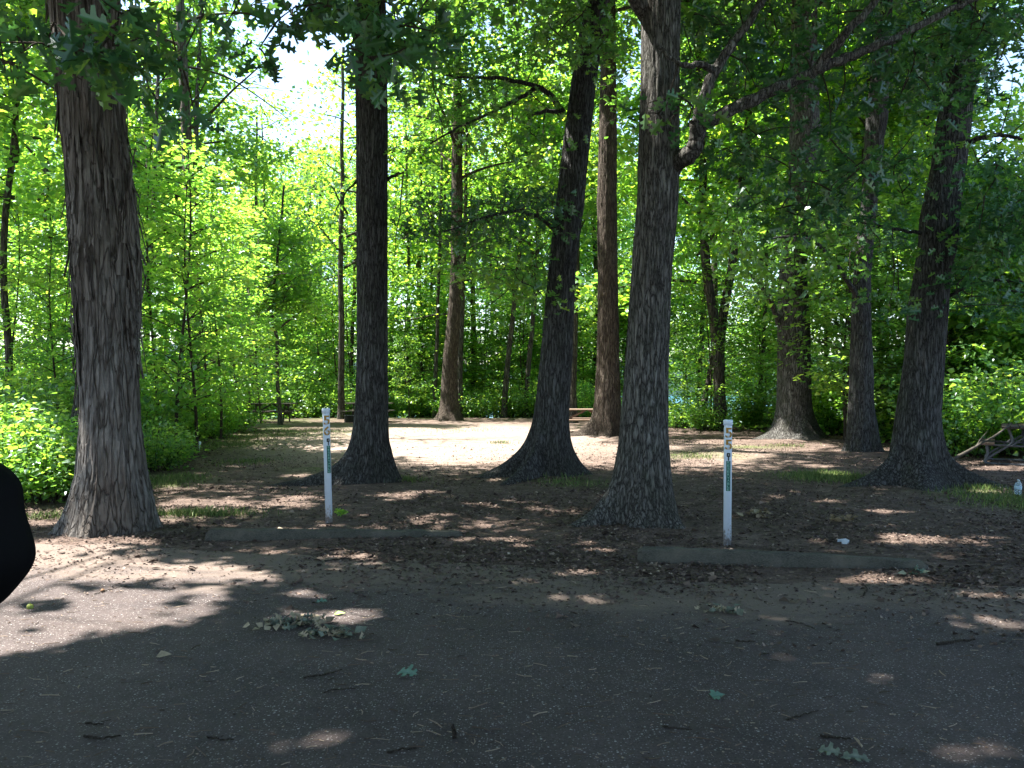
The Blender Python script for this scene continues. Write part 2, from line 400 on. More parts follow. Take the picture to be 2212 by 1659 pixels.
# sunlit places on the ground, in picture units of the ground points seen there
SUNPOLY = [
 [(520, 990), (560, 925), (760, 921), (1150, 927), (1345, 962), (1330, 1002), (1130, 1006), (1000, 990), (865, 984), (740, 1003), (600, 962)],
 [(-300, 1230), (0, 1185), (130, 1162), (345, 1170), (210, 1192), (360, 1212), (565, 1214), (530, 1262), (470, 1330), (300, 1372), (170, 1392), (0, 1432), (-300, 1500)],
]
SUNELL = [(760, 1338, 95, 17), (632, 1338, 34, 11), (1020, 1199, 60, 9), (1150, 1183, 40, 7), (1275, 1238, 36, 7), (1150, 1254, 30, 7), (1240, 1296, 46, 8),
 (1310, 1305, 22, 6), (2040, 1163, 150, 17), (1880, 1140, 60, 5), (1905, 1253, 120, 11), (2090, 1343, 42, 9), (2190, 1350, 30, 9), (1690, 966, 110, 9), (1560, 988, 110, 8),
 (2130, 1062, 45, 6), (1930, 1112, 60, 5), (640, 1085, 60, 7), (690, 1288, 42, 6), (250, 1172, 100, 7), (440, 1082, 90, 9), (2170, 1012, 60, 7), (60, 1085, 130, 60),
 (870, 1075, 50, 6), (930, 1065, 35, 4), (1680, 1045, 40, 4), (1660, 1075, 30, 4), (1100, 1160, 40, 5), (1270, 1190, 60, 5), (2130, 1290, 60, 6), (620, 1150, 60, 5),
 (700, 1172, 60, 6), (900, 1195, 40, 4), (120, 1580, 16, 10), (700, 1600, 80, 16), (2110, 1640, 60, 20), (1400, 970, 60, 12), (1600, 955, 120, 6), (560, 1245, 40, 10), (330, 1130, 60, 5), (2000, 1000, 50, 5)]
SHADEELL = [(300, 1268, 120, 5), (90, 1322, 50, 6), (400, 1305, 40, 4), (560, 985, 70, 9)]
_r = np.random.default_rng(12)
for _ in range(85):
    _y = 945 + 330*_r.uniform(0, 1)**1.1; _x = _r.uniform(200, 2212)
    if _y > 1200 and _x > 800 and _r.random() < .6: continue
    SUNELL.append((_x, _y, _r.uniform(8, 40)*(1 if _y > 1000 else 1.4), _r.uniform(1.5, 4.5)))
for _ in range(9): SUNELL.append((_r.uniform(300, 2000), _r.uniform(1400, 1640), _r.uniform(8, 20), _r.uniform(3, 6)))
def inpoly(x, y, poly):
    r = np.zeros(len(x), bool); n = len(poly)
    for i in range(n):
        x1, y1 = poly[i]; x2, y2 = poly[(i+1) % n]
        if y1 == y2: continue
        c = ((y1 > y) != (y2 > y)) & (x < (x2-x1)*(y-y1)/(y2-y1)+x1); r ^= c
    return r
SV = np.array(SUN)
def sun_open(P):
    """probability that a leaf at P is missing because the crown has a gap over a sunny patch"""
    h = P[:, 2] / SV[2]
    G = P - h[:, None]*SV[None, :]
    out = np.zeros(len(P))
    ok = G[:, 1] > 2.6
    x = CXD + FD*G[:, 0]/np.maximum(G[:, 1], .5); y = HYD + FD*EYE/np.maximum(G[:, 1], .5)
    wob = vnoise(G[:, 0]*1.3, G[:, 1]*1.3, 0, 31)
    sc_ = FD/np.maximum(G[:, 1], 3)*.16
    xx = x + wob*18 + sc_*vnoise(G[:, 0]*4.5, G[:, 1]*4.5, P[:, 2]*1.2, 41); yy = y + vnoise(G[:, 0]*1.3, G[:, 1]*1.3, 7, 33)*np.clip((y-HYD)*.03, 1, 10) + sc_*.25*vnoise(G[:, 0]*4.5, G[:, 1]*4.5, 3+P[:, 2]*1.2, 43)
    s = np.zeros(len(P), bool); Yc = np.maximum(G[:, 1], 2.5); gx = .09*FD/Yc; gy = .08*FD*EYE/Yc**2
    for p in SUNPOLY: s |= inpoly(xx, yy, p)
    for (cx, cy, rx, ry) in SHADEELL: s &= ~(((xx-cx)/rx)**2 + ((yy-cy)/ry)**2 < 1)
    for (cx, cy, rx, ry) in SUNELL: s |= (((xx-cx)/(rx+gx))**2 + ((yy-cy)/(ry+gy))**2 < 1)
    out[s & ok] = .995
    far = ok & ~s & (G[:, 1] > 33); out[far] = .5
    pn = vnoise(G[:, 0]*.45, G[:, 1]*.45, 5, 35)
    lf = ok & ~s & (G[:, 0] < -6) & (G[:, 1] > 10) & (pn > .05); out[lf] = .6
    out[far & (pn < -.35)] = .25
    out[far & (G[:, 0] > -10) & (G[:, 0] < 7)] = .82
    return out

# ------------------------------------------------------------------ trunks
def trunk_mesh(name, spec, Yd, mat, top=17.0, seg=96, dz=.035, amp=.02, plate=0.0, lobes=5, lobeamp=.16, seed=0, roots=(), ridge=26, tipr=.35, rough_top=None):
    """spec rows (y, xl, xr) in picture units at distance Yd; returns mesh in local coords and base, path fn"""
    spec = sorted(spec, key=lambda r: -r[0])
    zz = np.array([EYE + (HYD-r[0])/FD*Yd for r in spec]); cx = np.array([((r[1]+r[2])/2-CXD)/FD*Yd for r in spec])
    rr = np.array([(r[2]-r[1])/2/FD*Yd for r in spec])
    bx = cx[0]; by = Yd; bz = float(gheight(bx, by, False))
    BASES.append((bx, by, rr[0]))
    bz0 = bz - .12
    ztop_seen = zz[-1]
    slope = (cx[-1]-cx[max(0, len(cx)-3)])/(zz[-1]-zz[max(0, len(zz)-3)]+1e-6)
    zs = np.r_[np.arange(bz0, min(ztop_seen, EYE+.47*Yd)+.3, dz), np.arange(min(ztop_seen, EYE+.47*Yd)+.3, top, .35)]
    if top > ztop_seen:
        nx = np.array([ztop_seen+2.5, top]); zz = np.r_[zz, nx]
        cx = np.r_[cx, cx[-1]+slope*.8*2.5, cx[-1]+slope*.55*(top-zz[-3])]
        rr = np.r_[rr, rr[-1]*.85, rr[-1]*tipr]
    C = np.interp(zs, zz, cx); R = np.interp(zs, zz, rr)
    k = max(3, int(.25/dz)) | 1
    def sm(a, k):
        pad = np.r_[np.full(k//2, a[0]), a, np.full(k//2, a[-1])]; return np.convolve(pad, np.ones(k)/k, 'valid')
    C2 = sm(C, k); R2 = sm(R, k); R2[:k] = np.maximum(R2[:k], R[:k])
    th = np.linspace(0, 2*np.pi, seg, endpoint=False)
    Z, TH = np.meshgrid(zs, th, indexing='ij')
    Rm = np.repeat(R2[:, None], seg, 1); rb = rr[1] if len(rr) > 1 else rr[0]
    hz = np.clip(Z - bz, 0, None)
    fl = np.exp(-hz/.30)
    Rn = Rm
    lob = (np.cos(TH*lobes + seed*1.7) * .6 + np.cos(TH*(lobes-2)+seed*2.3+.5)*.4)
    Rn = Rn * (1 + lobeamp*lob*fl)
    for (ang, ln, wd, hh) in roots:      # roots running out: angle, reach, angular width, height
        da = np.angle(np.exp(1j*(TH-ang)))
        Rn = Rn + ln*np.exp(-(da/wd)**2)*np.exp(-hz/hh)
    ct, st = np.cos(TH), np.sin(TH)
    q = ridge/ (2*np.pi)
    rr_ = np.random.default_rng(seed+500)
    for k_ in range(7):      # small buttress roots
        da = np.angle(np.exp(1j*(TH-(k_*.9+rr_.uniform(-.3, .3)))))
        Rn = Rn + rb*rr_.uniform(.05, .32)*np.exp(-(da/rr_.uniform(.12, .2))**2)*np.exp(-hz/rr_.uniform(.10, .22))
    n1 = 1-np.abs(vnoise(ct*q*1.6+seed*9, st*q*1.6, Z*1.5+ .25*ct, seed))*2
    n2 = 1-np.abs(vnoise(ct*q*3.2, st*q*3.2+seed*3, Z*4.5, seed+5))*2
    big = fbm(ct*1.3+seed, st*1.3, Z*.9, seed+11, 3)
    Rn = Rn + amp*(n1*.7+n2*.35) + big*.05*Rm
    if plate:
        pl = vnoise(ct*q*.8, st*q*.8+4, Z*.9, seed+21)
        Rn = Rn + plate*np.round(np.clip(pl*2.2, -1, 1)*1.5)/1.5*(.4+.6*sstep(1, 3, Z))
    cyv = by + .10*np.sin(zs*.35+seed)*sstep(1, 4, zs)
    X = C2[:, None] + Rn*ct; Y = cyv[:, None] + Rn*st
    V = np.stack([X, Y, Z], 2).reshape(-1, 3)
    base = np.array([bx, by, bz])
    Q = quadgrid(seg, len(zs), True)
    me = npmesh(name, V-base, Q.ravel(), np.arange(len(Q))*4, mat, None, True)
    path = lambda z: np.array([np.interp(z, zs, C2), np.interp(z, zs, cyv), z])
    rad = lambda z: float(np.interp(z, zs, R2))
    return me, base, path, rad

def add_limbs(tb, path, rad, z0, z1, n, reach, rng, rise=.45, seg=7):
    """main limbs of a crown from the trunk; returns points along them for sprays"""
    pts = []; axes = []
    for i in range(n):
        z = z0 + (z1-z0)*(i+rng.uniform(.1, .9))/n; p = path(z); a = i*2.4 + rng.uniform(-.4, .4)
        ln = reach*rng.uniform(.65, 1.05)*(1-.5*((z-z0)/(z1-z0+1e-6))**1.5)
        d = np.array([math.cos(a), math.sin(a), rng.uniform(.15, rise*1.6)]); r0 = rad(z)*rng.uniform(.28, .42)
        P = [p]; c = p.copy(); m = 8
        for k in range(m):
            d = d + rng.normal(0, .13, 3); d[2] -= .02; d /= np.linalg.norm(d)
            c = c + d*ln/m; P.append(c.copy())
        P = smooth_path(P, 12); tb.add(P, np.linspace(r0, .012, 12), seg)
        for k in range(3, 12): pts.append(P[k]); axes.append(P[k]-P[k-1])
        for b in range(3):
            k = rng.integers(4, 10); s = P[k]; e = rng.normal(0, 1, 3); e[2] = abs(e[2])*.4; e = e/np.linalg.norm(e)*ln*.35 + (P[k]-P[k-1])*1.0
            Q = smooth_path([s, s+e*.5+np.array([0, 0, .08]), s+e], 6); tb.add(Q, np.linspace(r0*.3, .006, 6), 5)
            for j in (2, 3, 4, 5): pts.append(Q[j]); axes.append(e/ln)
    return np.array(pts), np.array(axes)

LEAFCOUNT = [0]
def near_tree(name, label, cat_group, spec, Yd, mat, z0, reach, nsp, per, top=17, size=.17, templ='m', extra=None, low=.43, **kw):
    seed = kw.get('seed', 1); rng = np.random.default_rng(seed+100)
    me, base, path, rad = trunk_mesh(name+'_trunk', spec, Yd, mat, top=top, **kw)
    t = thing(name, label, 'tree', base, cat_group)
    link('trunk', me, t)
    tb = Tubes(); P, A = add_limbs(tb, path, rad, z0, top-.8, 13, reach, rng)
    idx = rng.integers(0, len(P), nsp)
    C = P[idx] + rng.normal(0, .55, (nsp, 3)); R = rng.uniform(.55, 1.15, nsp); Ax = A[idx]
    if extra:
        m, lo, hi = extra; C = np.concatenate([C, rng.uniform(lo, hi, (m, 3))]); R = np.r_[R, rng.uniform(.6, 1.1, m)]; Ax = np.concatenate([Ax, rng.normal(0, .5, (m, 3))])  # unseen leaf sprays added above the view to shade the clearing
    Lp, D, N, S, T = sprays(C, Ax, R, per, rng, size=size)
    keep = rng.uniform(0, 1, len(Lp)) > sun_open(Lp)
    lim = EYE - .1 + (low + .05*vnoise(Lp[:, 0]*.5, Lp[:, 1]*.5, 0, 3))*Lp[:, 1]
    keep &= (Lp[:, 2] > np.minimum(lim, 9.5))
    Lp, D, N, S, T = Lp[keep], D[keep], N[keep], S[keep], T[keep]
    LEAFCOUNT[0] += len(Lp)
    link('branch', tb.mesh('branches', 'twig_bark' if mat != 'bark_tan' else 'bark_tan', base), t)
    if len(Lp): link('crown', leafmesh('crown', Lp, D, N, S, templ, 'leaf_canopy', T, base), t)
    return t, base, path, rad

G_BIG = 'tall hardwood trees standing round the clearing'
TREES = {}
def D2(name, label, spec, Yd, mat, z0, reach, nsp, per, **kw):
    r = near_tree(name, label, G_BIG, spec, Yd, mat, z0, reach, nsp, per, **kw); TREES[label] = r; return r

T_A = D2('hickory_tree', 'thick shaggy-barked grey trunk at the left, nearest tree to the car mirror', 
 [(1152, 133, 338), (1141, 140, 333), (1096, 155, 325), (1035, 171, 313), (913, 179, 297), (750, 175, 289), (590, 158, 290), (506, 157, 283), (427, 154, 275), (295, 134, 258), (150, 127, 252), (0, 116, 244)],
 8.8, 'bark_hickory', 6.6, 5.2, 520, 46, seed=1, seg=190, dz=.02, amp=.020, plate=.022, lobes=6, lobeamp=.05, ridge=24, size=.18)
T_B = D2('oak_tree', 'straight dark trunk just right of post 56, with a root running to the left',
 [(1045, 752, 858), (1010, 757, 850), (947, 762, 838), (870, 769, 838), (768, 771, 836), (590, 772, 836), (300, 772, 838), (150, 770, 836), (0, 768, 834)],
 13.2, 'bark_dark', 9.0, 6.0, 620, 46, seed=2, seg=110, dz=.03, amp=.012, ridge=34, roots=((math.pi*1.07, 1.35, .20, .17), (math.pi*1.2, .3, .4, .3), (-.2, .15, .4, .3)))
T_C = D2('oak_tree', 'dark trunk leaning right, pale root flare at its foot, left of the nearest centre tree',
 [(1030, 1118, 1252), (1000, 1128, 1240), (960, 1142, 1230), (911, 1152, 1228), (768, 1168, 1236), (590, 1183, 1241), (422, 1203, 1262), (356, 1211, 1269), (178, 1234, 1286), (42, 1256, 1309), (0, 1262, 1315)],
 14.0, 'bark_dark', 8.4, 6.8, 760, 46, seed=3, seg=120, dz=.03, amp=.012, ridge=34, roots=((math.pi*1.04, .8, .30, .26), (math.pi*1.32, .9, .17, .26), (0.1, .2, .5, .3)))
T_E = D2('oak_tree', 'nearest centre tree, grey furrowed trunk with a big crooked limb reaching right',
 [(1136, 1285, 1466), (1119, 1295, 1462), (1085, 1308, 1456), (1038, 1324, 1450), (957, 1337, 1443), (794, 1351, 1442), (590, 1363, 1447), (427, 1375, 1462), (356, 1377, 1463), (178, 1384, 1464), (0, 1386, 1468)],
 9.37, 'bark_oak', 6.6, 5.2, 520, 46, seed=4, seg=140, dz=.02, amp=.010, ridge=44, roots=((math.pi*1.12, .4, .3, .2), (math.pi*1.75, .2, .3, .2), (math.pi*1.45, .12, .2, .2)))
T_F = D2('oak_tree', 'large dark trunk leaning right near the right edge, roots spreading from its foot',
 [(1062, 1880, 2078), (1038, 1898, 2066), (997, 1924, 2030), (916, 1937, 2024), (794, 1955, 2034), (672, 1963, 2042), (590, 1977, 2048), (534, 1987, 2063), (470, 1992, 2068), (356, 2019, 2086), (270, 2030, 2098), (178, 2045, 2107), (71, 2059, 2111), (0, 2062, 2118)],
 12.8, 'bark_dark', 8.6, 6.0, 640, 46, seed=5, seg=120, dz=.03, amp=.012, ridge=36, roots=((math.pi*1.06, .75, .20, .22), (math.pi*1.88, .7, .2, .26), (math.pi*1.4, .2, .4, .25)))
T_G = D2('oak_tree', 'medium trunk with a sunlit streak, left of the large leaning trunk at right',
 [(985, 1822, 1908), (960, 1830, 1898), (875, 1835, 1886), (713, 1841, 1882), (590, 1849, 1883), (445, 1865, 1897), (330, 1872, 1908), (253, 1876, 1919), (214, 1880, 1919), (127, 1888, 1922)],
 18.7, 'bark_dark', 10.5, 5.4, 480, 42, seed=6, seg=72, dz=.05, amp=.014, ridge=26, low=.41)
T_H = D2('oak_tree', 'broad grey trunk with spreading foot, far behind post 55 on its right',
 [(952, 1652, 1782), (940, 1668, 1768), (910, 1676, 1757), (875, 1680, 1750), (713, 1684, 1750), (590, 1686, 1742), (480, 1702, 1745), (285, 1706, 1768), (107, 1706, 1760)],
 23.4, 'bark_oak', 11.5, 5.4, 480, 42, seed=7, seg=90, dz=.05, amp=.02, ridge=24, top=19, low=.41, roots=((math.pi*1.05, .5, .3, .28), (-.15, .2, .4, .4), (math.pi*1.5, .2, .25, .3)))
T_D = D2('oak_tree', 'brown trunk in front of the sunlit picnic table, with a root stretching left',
 [(948, 1274, 1346), (925, 1282, 1343), (875, 1285, 1340), (780, 1290, 1337), (672, 1292, 1335), (590, 1292, 1333), (422, 1290, 1331), (211, 1296, 1330), (42, 1300, 1328)],
 24.5, 'bark_tan', 12, 7.4, 800, 44, extra=(330, (-5, 18.5, 13.2), (1.2, 27.5, 16.5)), seed=8, seg=80, dz=.05, amp=.022, ridge=26, top=19, low=.45, roots=((math.pi*1.04, 1.0, .28, .24), (math.pi*1.5, .15, .3, .3)))
T_M = D2('oak_tree', 'dark trunk with a swollen side standing close behind the shaggy trunk at left',
 [(1035, 158, 205), (960, 157, 210), (880, 159, 212), (850, 172, 206), (760, 168, 200), (600, 160, 196), (400, 150, 184), (200, 144, 176), (0, 134, 164)],
 13.7, 'bark_dark', 9.0, 5.0, 420, 46, seed=9, seg=60, dz=.05, amp=.015)
T_J = D2('beech_tree', 'sunlit tan trunk with a dark wound, alone on the far rim of the clearing',
 [(906, 940, 1000), (893, 947, 994), (868, 951, 990), (840, 953, 988), (768, 958, 989), (700, 966, 993), (637, 971, 996), (590, 974, 996), (422, 975, 999), (330, 976, 998)],
 35.0, 'bark_tan', 9.5, 5.0, 380, 40, seed=10, seg=64, dz=.08, amp=.02, top=19, low=.1, size=.22)
T_L = D2('hickory_tree', 'slim straight trunk right of the shaggy one, its foot hidden by sunlit bushes',
 [(945, 410, 440), (750, 413, 435), (628, 404, 430), (506, 399, 419), (427, 397, 421), (356, 392, 413), (200, 387, 406), (142, 384, 402)],
 25.0, 'bark_hickory', 9, 4.5, 360, 42, seed=11, seg=48, dz=.08, amp=.02, top=17, low=.3)
# trees whose trunks stand just outside the picture; their crowns reach into it and shade the car park
for i, (x, y, lab) in enumerate([(-9.5, 5.2, 'tree left of the picture whose boughs shade the dirt'), (-6.4, 0.3, 'tree left of the car whose leafy twigs hang at the top left'),
        (-15.0, 11.0, 'tree beyond the left edge behind the bushes'), (-13.5, 18.0, 'tree in the left wood behind the tall bushes'), (-9.5, -6.0, 'tree behind and left of the car'),
        (-1.6, -2.6, 'tree behind the camera whose boughs hang over the lane'), (3.4, 1.2, 'tree right of the camera shading the lane'), (11.0, 8.6, 'tree just outside the right edge'), (-3.5, -9.5, 'tree well behind the camera'), (-4.6, 3.1, 'unseen tree added outside the left edge to shade the asphalt')]):  # last tree is added to block sun leaking onto the asphalt
    xd = CXD + FD*x/max(y, 1)
    Yd = 10.0
    xc = CXD + FD*x/Yd
    me_spec = [(HYD+FD*EYE/Yd, xc-60, xc+60), (900, xc-45, xc+45), (300, xc-42, xc+42), (0, xc-40, xc+40)]
    rng = np.random.default_rng(300+i)
    zs = np.linspace(-.1, 16.5, 40); r = .26*(1+.6*np.exp(-np.clip(zs, 0, None)/.3))*(1-.045*zs)
    cen = np.stack([x + .25*np.sin(zs*.22+i), y + .2*np.cos(zs*.2+i), zs], 1)
    Vt, Qt = tube_np(cen, r, 20)
    base = np.array([x, y, 0.])
    t = thing('oak_tree', lab, 'tree', base, G_BIG)
    link('trunk', npmesh('side_trunk', Vt-base, Qt.ravel(), np.arange(len(Qt))*4, 'bark_oak', None, True), t)
    path = lambda z, c=cen: np.array([np.interp(z, c[:, 2], c[:, 0]), np.interp(z, c[:, 2], c[:, 1]), z])
    rad = lambda z, zs=zs, r=r: float(np.interp(z, zs, r))
    tb = Tubes(); P, A = add_limbs(tb, path, rad, 5.8 if y < 8 else 8.5, 15.8, 14, 5.6, rng)
    nsp = 640; idx = rng.integers(0, len(P), nsp); C = P[idx] + rng.normal(0, .6, (nsp, 3)); R = rng.uniform(.6, 1.2, nsp)
    Lp, D, N, S, T = sprays(C, A[idx], R, 46, rng, size=.19)
    keep = rng.uniform(0, 1, len(Lp)) > sun_open(Lp)
    keep &= Lp[:, 2] > np.maximum(EYE - .1 + (.44+.04*vnoise(Lp[:, 0]*.5, Lp[:, 1]*.5, 0, 3))*np.clip(Lp[:, 1], 0, 99), 4.2)
    Lp, D, N, S, T = Lp[keep], D[keep], N[keep], S[keep], T[keep]; LEAFCOUNT[0] += len(Lp)
    link('branch', tb.mesh('branches', 'twig_bark', base), t)
    link('crown', leafmesh('crown', Lp, D, N, S, 'm', 'leaf_canopy', T, base), t)
print('canopy leaves', LEAFCOUNT[0])

# ---- big visible limbs and hanging boughs (children of the tree they grow on)
def limb(tree, pts, r0, r1, name='limb', seg=10, n=26, mat=None, seed=0):
    t, base = tree[0], tree[1]
    P = smooth_path([at(*p) for p in pts], n); P = P + .015*np.stack([vnoise(np.arange(n)*.7, k, seed, 3) for k in range(3)], 1)
    rad = np.linspace(r0, r1, n)*(1+.12*vnoise(np.arange(n)*.9, seed, 0, 8))
    tb = Tubes(); tb.add(P, rad, seg); m = mat or 'bark_oak'
    return link(name, tb.mesh(name, m, base), t), P
def bough(tree, targets, templ='oak', mat='leaf_oak', size=.15, per=16, rad=.35, seed=0, name='foliage', src=None, flat=.35, droop=.3, gap=.9):
    """leafy ends: targets (x, y, Y) in picture units; twigs run to them from src"""
    t, base = tree[0], tree[1]; rng = np.random.default_rng(seed+900)
    C = np.array([at(*q) for q in targets]); tb = Tubes()
    if src is not None:       # twigs: each end joins the nearest wood already there
        net = [np.asarray(q) for q in src[::2]]; todo = list(range(len(C)))
        while todo:
            W = np.array(net); dd = [(np.min(np.linalg.norm(W-C[k], axis=1)), k) for k in todo]; _, k = min(dd); todo.remove(k); c = C[k]
            s = W[np.argmin(np.linalg.norm(W-c, axis=1))]; ln = np.linalg.norm(c-s)
            mid = (s+c)/2 + rng.normal(0, .10, 3)*ln + np.array([0, 0, .08*ln])
            Q = smooth_path([s, mid, c], 7); tb.add(Q, np.linspace(.010, .004, 7), 5); net += [Q[3], Q[6]]
    R = rng.uniform(.7, 1.3, len(C))*rad
    A = rng.normal(0, .5, (len(C), 3))
    Lp, D, N, S, T = sprays(C, A, R, per, rng, flat=flat, tilt=.6, droop=droop, size=size)
    if gap: kk = rng.uniform(0, 1, len(Lp)) > sun_open(Lp)*gap; Lp, D, N, S, T = Lp[kk], D[kk], N[kk], S[kk], T[kk]
    link(name, leafmesh(name, Lp, D, N, S, templ, mat, T, base), t)
    if tb.V: link('sprays', tb.mesh('sprays', 'twig_bark', base), t)
def cloud(n, x0, x1, y0, y1, Y0, Y1, seed, f=None):
    r = np.random.default_rng(seed); out = []
    while len(out) < n:
        x, y, Y = r.uniform(x0, x1), r.uniform(y0, y1), r.uniform(Y0, Y1)
        if f is None or f(x, y): out.append((x, y, Y))
    return out
YE = 9.37
allp = []
def L(tree, pts, r0, r1, **k):
    o, P = limb(tree, pts, r0, r1, **k); return P
e1 = L(T_E, [(1440, 372, YE-.05), (1462, 352, YE-.2), (1500, 325, YE-.35), (1509, 290, YE-.4), (1506, 258, YE-.45)], .115, .08, seed=1, n=30)
e2 = L(T_E, [(1504, 272, YE-.45), (1534, 261, YE-.5), (1580, 238, YE-.55), (1631, 213, YE-.6), (1684, 190, YE-.6), (1755, 156, YE-.6), (1880, 105, YE-.6), (1951, 76, YE-.5), (2022, 38, YE-.4), (2120, -10, YE-.3)], .075, .025, seed=2, n=60)
e3 = L(T_E, [(1506, 268, YE-.45), (1510, 240, YE-.5), (1532, 175, YE-.5), (1559, 130, YE-.5), (1595, 82, YE-.5), (1620, 43, YE-.5), (1660, -15, YE-.5)], .065, .035, seed=3, n=34)
e4 = L(T_E, [(1546, 150, YE-.5), (1528, 144, YE-.6), (1506, 140, YE-.7), (1481, 146, YE-.75), (1450, 127, YE-.8), (1418, 100, YE-.8)], .04, .018, seed=4)
e5 = L(T_E, [(1757, 156, YE-.6), (1791, 114, YE-.7), (1826, 74, YE-.8), (1862, 32, YE-.8), (1905, -8, YE-.8)], .055, .035, seed=5)
e6 = L(T_E, [(1408, 40, YE-.0), (1385, 15, YE-.1), (1360, -20, YE-.2)], .11, .08, seed=6, n=12)
E = np.concatenate([e1, e2, e3, e4, e5])
bough(T_E, cloud(80, 1470, 2130, -20, 250, 8.7, 11.5, 1, lambda x, y: y < 330-(x-1470)*.15), per=17, rad=.33, seed=1, src=E)
bough(T_E, cloud(42, 1540, 2000, 230, 470, 9.0, 11.5, 2, lambda x, y: y > 250+(x-1500)*.05 and (y < 420 or x > 1600)), per=16, rad=.36, seed=2, src=E)
bough(T_E, cloud(9, 1390, 1500, 190, 330, 7.8, 8.8, 3), per=9, rad=.22, seed=3, src=E)
c1 = L(T_C, [(1215, 245, 14.0), (1196, 210, 13.8), (1170, 190, 13.6), (1130, 178, 13.4), (1060, 168, 13.2), (960, 165, 13.0)], .055, .012, seed=7, mat='bark_dark')
c2 = L(T_C, [(1160, 190, 13.6), (1120, 215, 13.5), (1060, 245, 13.4), (990, 275, 13.2), (930, 310, 13.0)], .035, .012, seed=8, mat='bark_dark')
c3 = L(T_C, [(1212, 240, 14.0), (1180, 240, 13.8), (1140, 250, 13.6)], .04, .02, seed=9, mat='bark_dark', n=12)
c4 = L(T_C, [(1200, 500, 14.0), (1170, 470, 13.7), (1120, 455, 13.3), (1050, 470, 13.0), (960, 500, 12.8)], .04, .012, seed=10, mat='bark_dark')
CC = np.concatenate([c1, c2, c3, c4])
bough(T_C, cloud(46, 900, 1210, 395, 520, 12.3, 14.5, 4), per=16, rad=.42, seed=4, src=CC, size=.14, flat=.18)
bough(T_C, cloud(26, 880, 1210, 150, 320, 12.5, 14.5, 5), per=14, rad=.42, seed=5, src=CC, size=.15, mat='leaf_canopy')
bough(T_C, cloud(34, 960, 1180, 540, 670, 12.6, 14.2, 6, lambda x, y: x > 1040 or y < 610), per=12, rad=.35, seed=6, src=CC, size=.14, mat='leaf_canopy')
bough(T_C, cloud(40, 1180, 1330, 0, 120, 11, 13.5, 7), per=12, rad=.35, seed=7, src=CC, size=.15, mat='leaf_canopy')
b1 = L(T_B, [(835, 388, 13.2), (850, 380, 13.1), (862, 375, 13.0), (872, 372, 12.9)], .03, .012, seed=11, mat='bark_dark', n=10)
b2 = L(T_B, [(872, 372, 12.9), (868, 420, 12.9), (862, 470, 12.85), (856, 520, 12.8), (852, 560, 12.8)], .012, .005, seed=12, mat='bark_dark', n=14)
b3 = L(T_B, [(772, 390, 13.2), (756, 405, 13.1), (735, 435, 13.0), (722, 470, 12.9)], .02, .006, seed=13, mat='bark_dark', n=12)
f1 = L(T_F, [(2085, 320, 12.8), (2110, 300, 12.6), (2150, 290, 12.4), (2210, 300, 12.2)], .05, .02, seed=14, mat='bark_dark')
f2 = L(T_F, [(1990, 505, 12.8), (1960, 500, 12.6), (1900, 488, 12.4), (1850, 480, 12.2)], .03, .01, seed=15, mat='bark_dark')
f3 = L(T_F, [(2050, 640, 12.8), (2110, 610, 12.6), (2180, 605, 12.4), (2250, 615, 12.2)], .03, .01, seed=16, mat='bark_dark')
FF = np.concatenate([f1, f2, f3])
bough(T_F, cloud(46, 2090, 2240, 260, 520, 11.0, 13.0, 8, lambda x, y: not (2110 < x and 180 < y < 345) and y > 290), per=15, rad=.36, seed=8, src=FF)
bough(T_F, cloud(60, 1880, 2240, 460, 680, 11.2, 14.6, 9, lambda x, y: x < 1950 or x > 2060), per=15, rad=.4, seed=9, src=FF, flat=.18)
bough(T_F, cloud(50, 1950, 2230, -10, 190, 10.5, 13.6, 10, lambda x, y: x < 2110 or y < 150), per=15, rad=.38, seed=10, src=FF)
g1 = L(T_G, [(1852, 640, 18.7), (1800, 560, 18.2), (1760, 520, 17.6), (1700, 510, 17.2), (1640, 520, 17)], .06, .015, seed=17, mat='bark_dark')
h1 = L(T_H, [(1684, 700, 23.4), (1660, 640, 23.0), (1630, 600, 22.6), (1612, 590, 22.4)], .09, .04, seed=18)
bough(T_D, cloud(16, 1275, 1345, 40, 340, 22.6, 23.8, 21), per=14, rad=.4, seed=21, src=[T_D[2](z) for z in (8, 9, 10, 11, 12)]*2, size=.16, mat='leaf_canopy', templ='m')
bough(T_G, cloud(70, 1580, 1900, 420, 600, 15.5, 19.0, 11), per=18, rad=.55, seed=11, src=np.concatenate([g1]), size=.15, flat=.16, mat='leaf_canopy', templ='maple')
bough(T_H, cloud(50, 1600, 1830, 330, 660, 20, 24.0, 12), per=22, rad=.7, seed=12, src=h1, size=.17, flat=.2, mat='leaf_canopy', templ='m')
# hanging oak twigs at the very front, from the tree left of the car
T_X = [(o, np.array(o.location)) for o in COL.objects if o.get('label') == 'tree left of the car whose leafy twigs hang at the top left'][0]
T_Y = [(o, np.array(o.location)) for o in COL.objects if o.get('label') == 'tree behind the camera whose boughs hang over the lane'][0]
def direct_limb(tree, W, r0, r1):
    tb = Tubes(); P = smooth_path(W, 30); tb.add(P, np.linspace(r0, r1, 30), 8); link('limb', tb.mesh('limb', 'twig_bark', tree[1]), tree[0]); return P
x1 = direct_limb(T_X, [(-6.4, .3, 5.6), (-5.6, 2, 5.2), (-4.0, 4.0, 4.6), at(120, -40, 5.6), at(260, -60, 6.4)], .09, .02)
x2 = direct_limb(T_X, [(-5.6, 2, 5.2), (-3.6, 4.6, 4.9), at(420, -20, 6.6), at(560, 0, 7.2)], .05, .01)
X = np.concatenate([x1, x2])
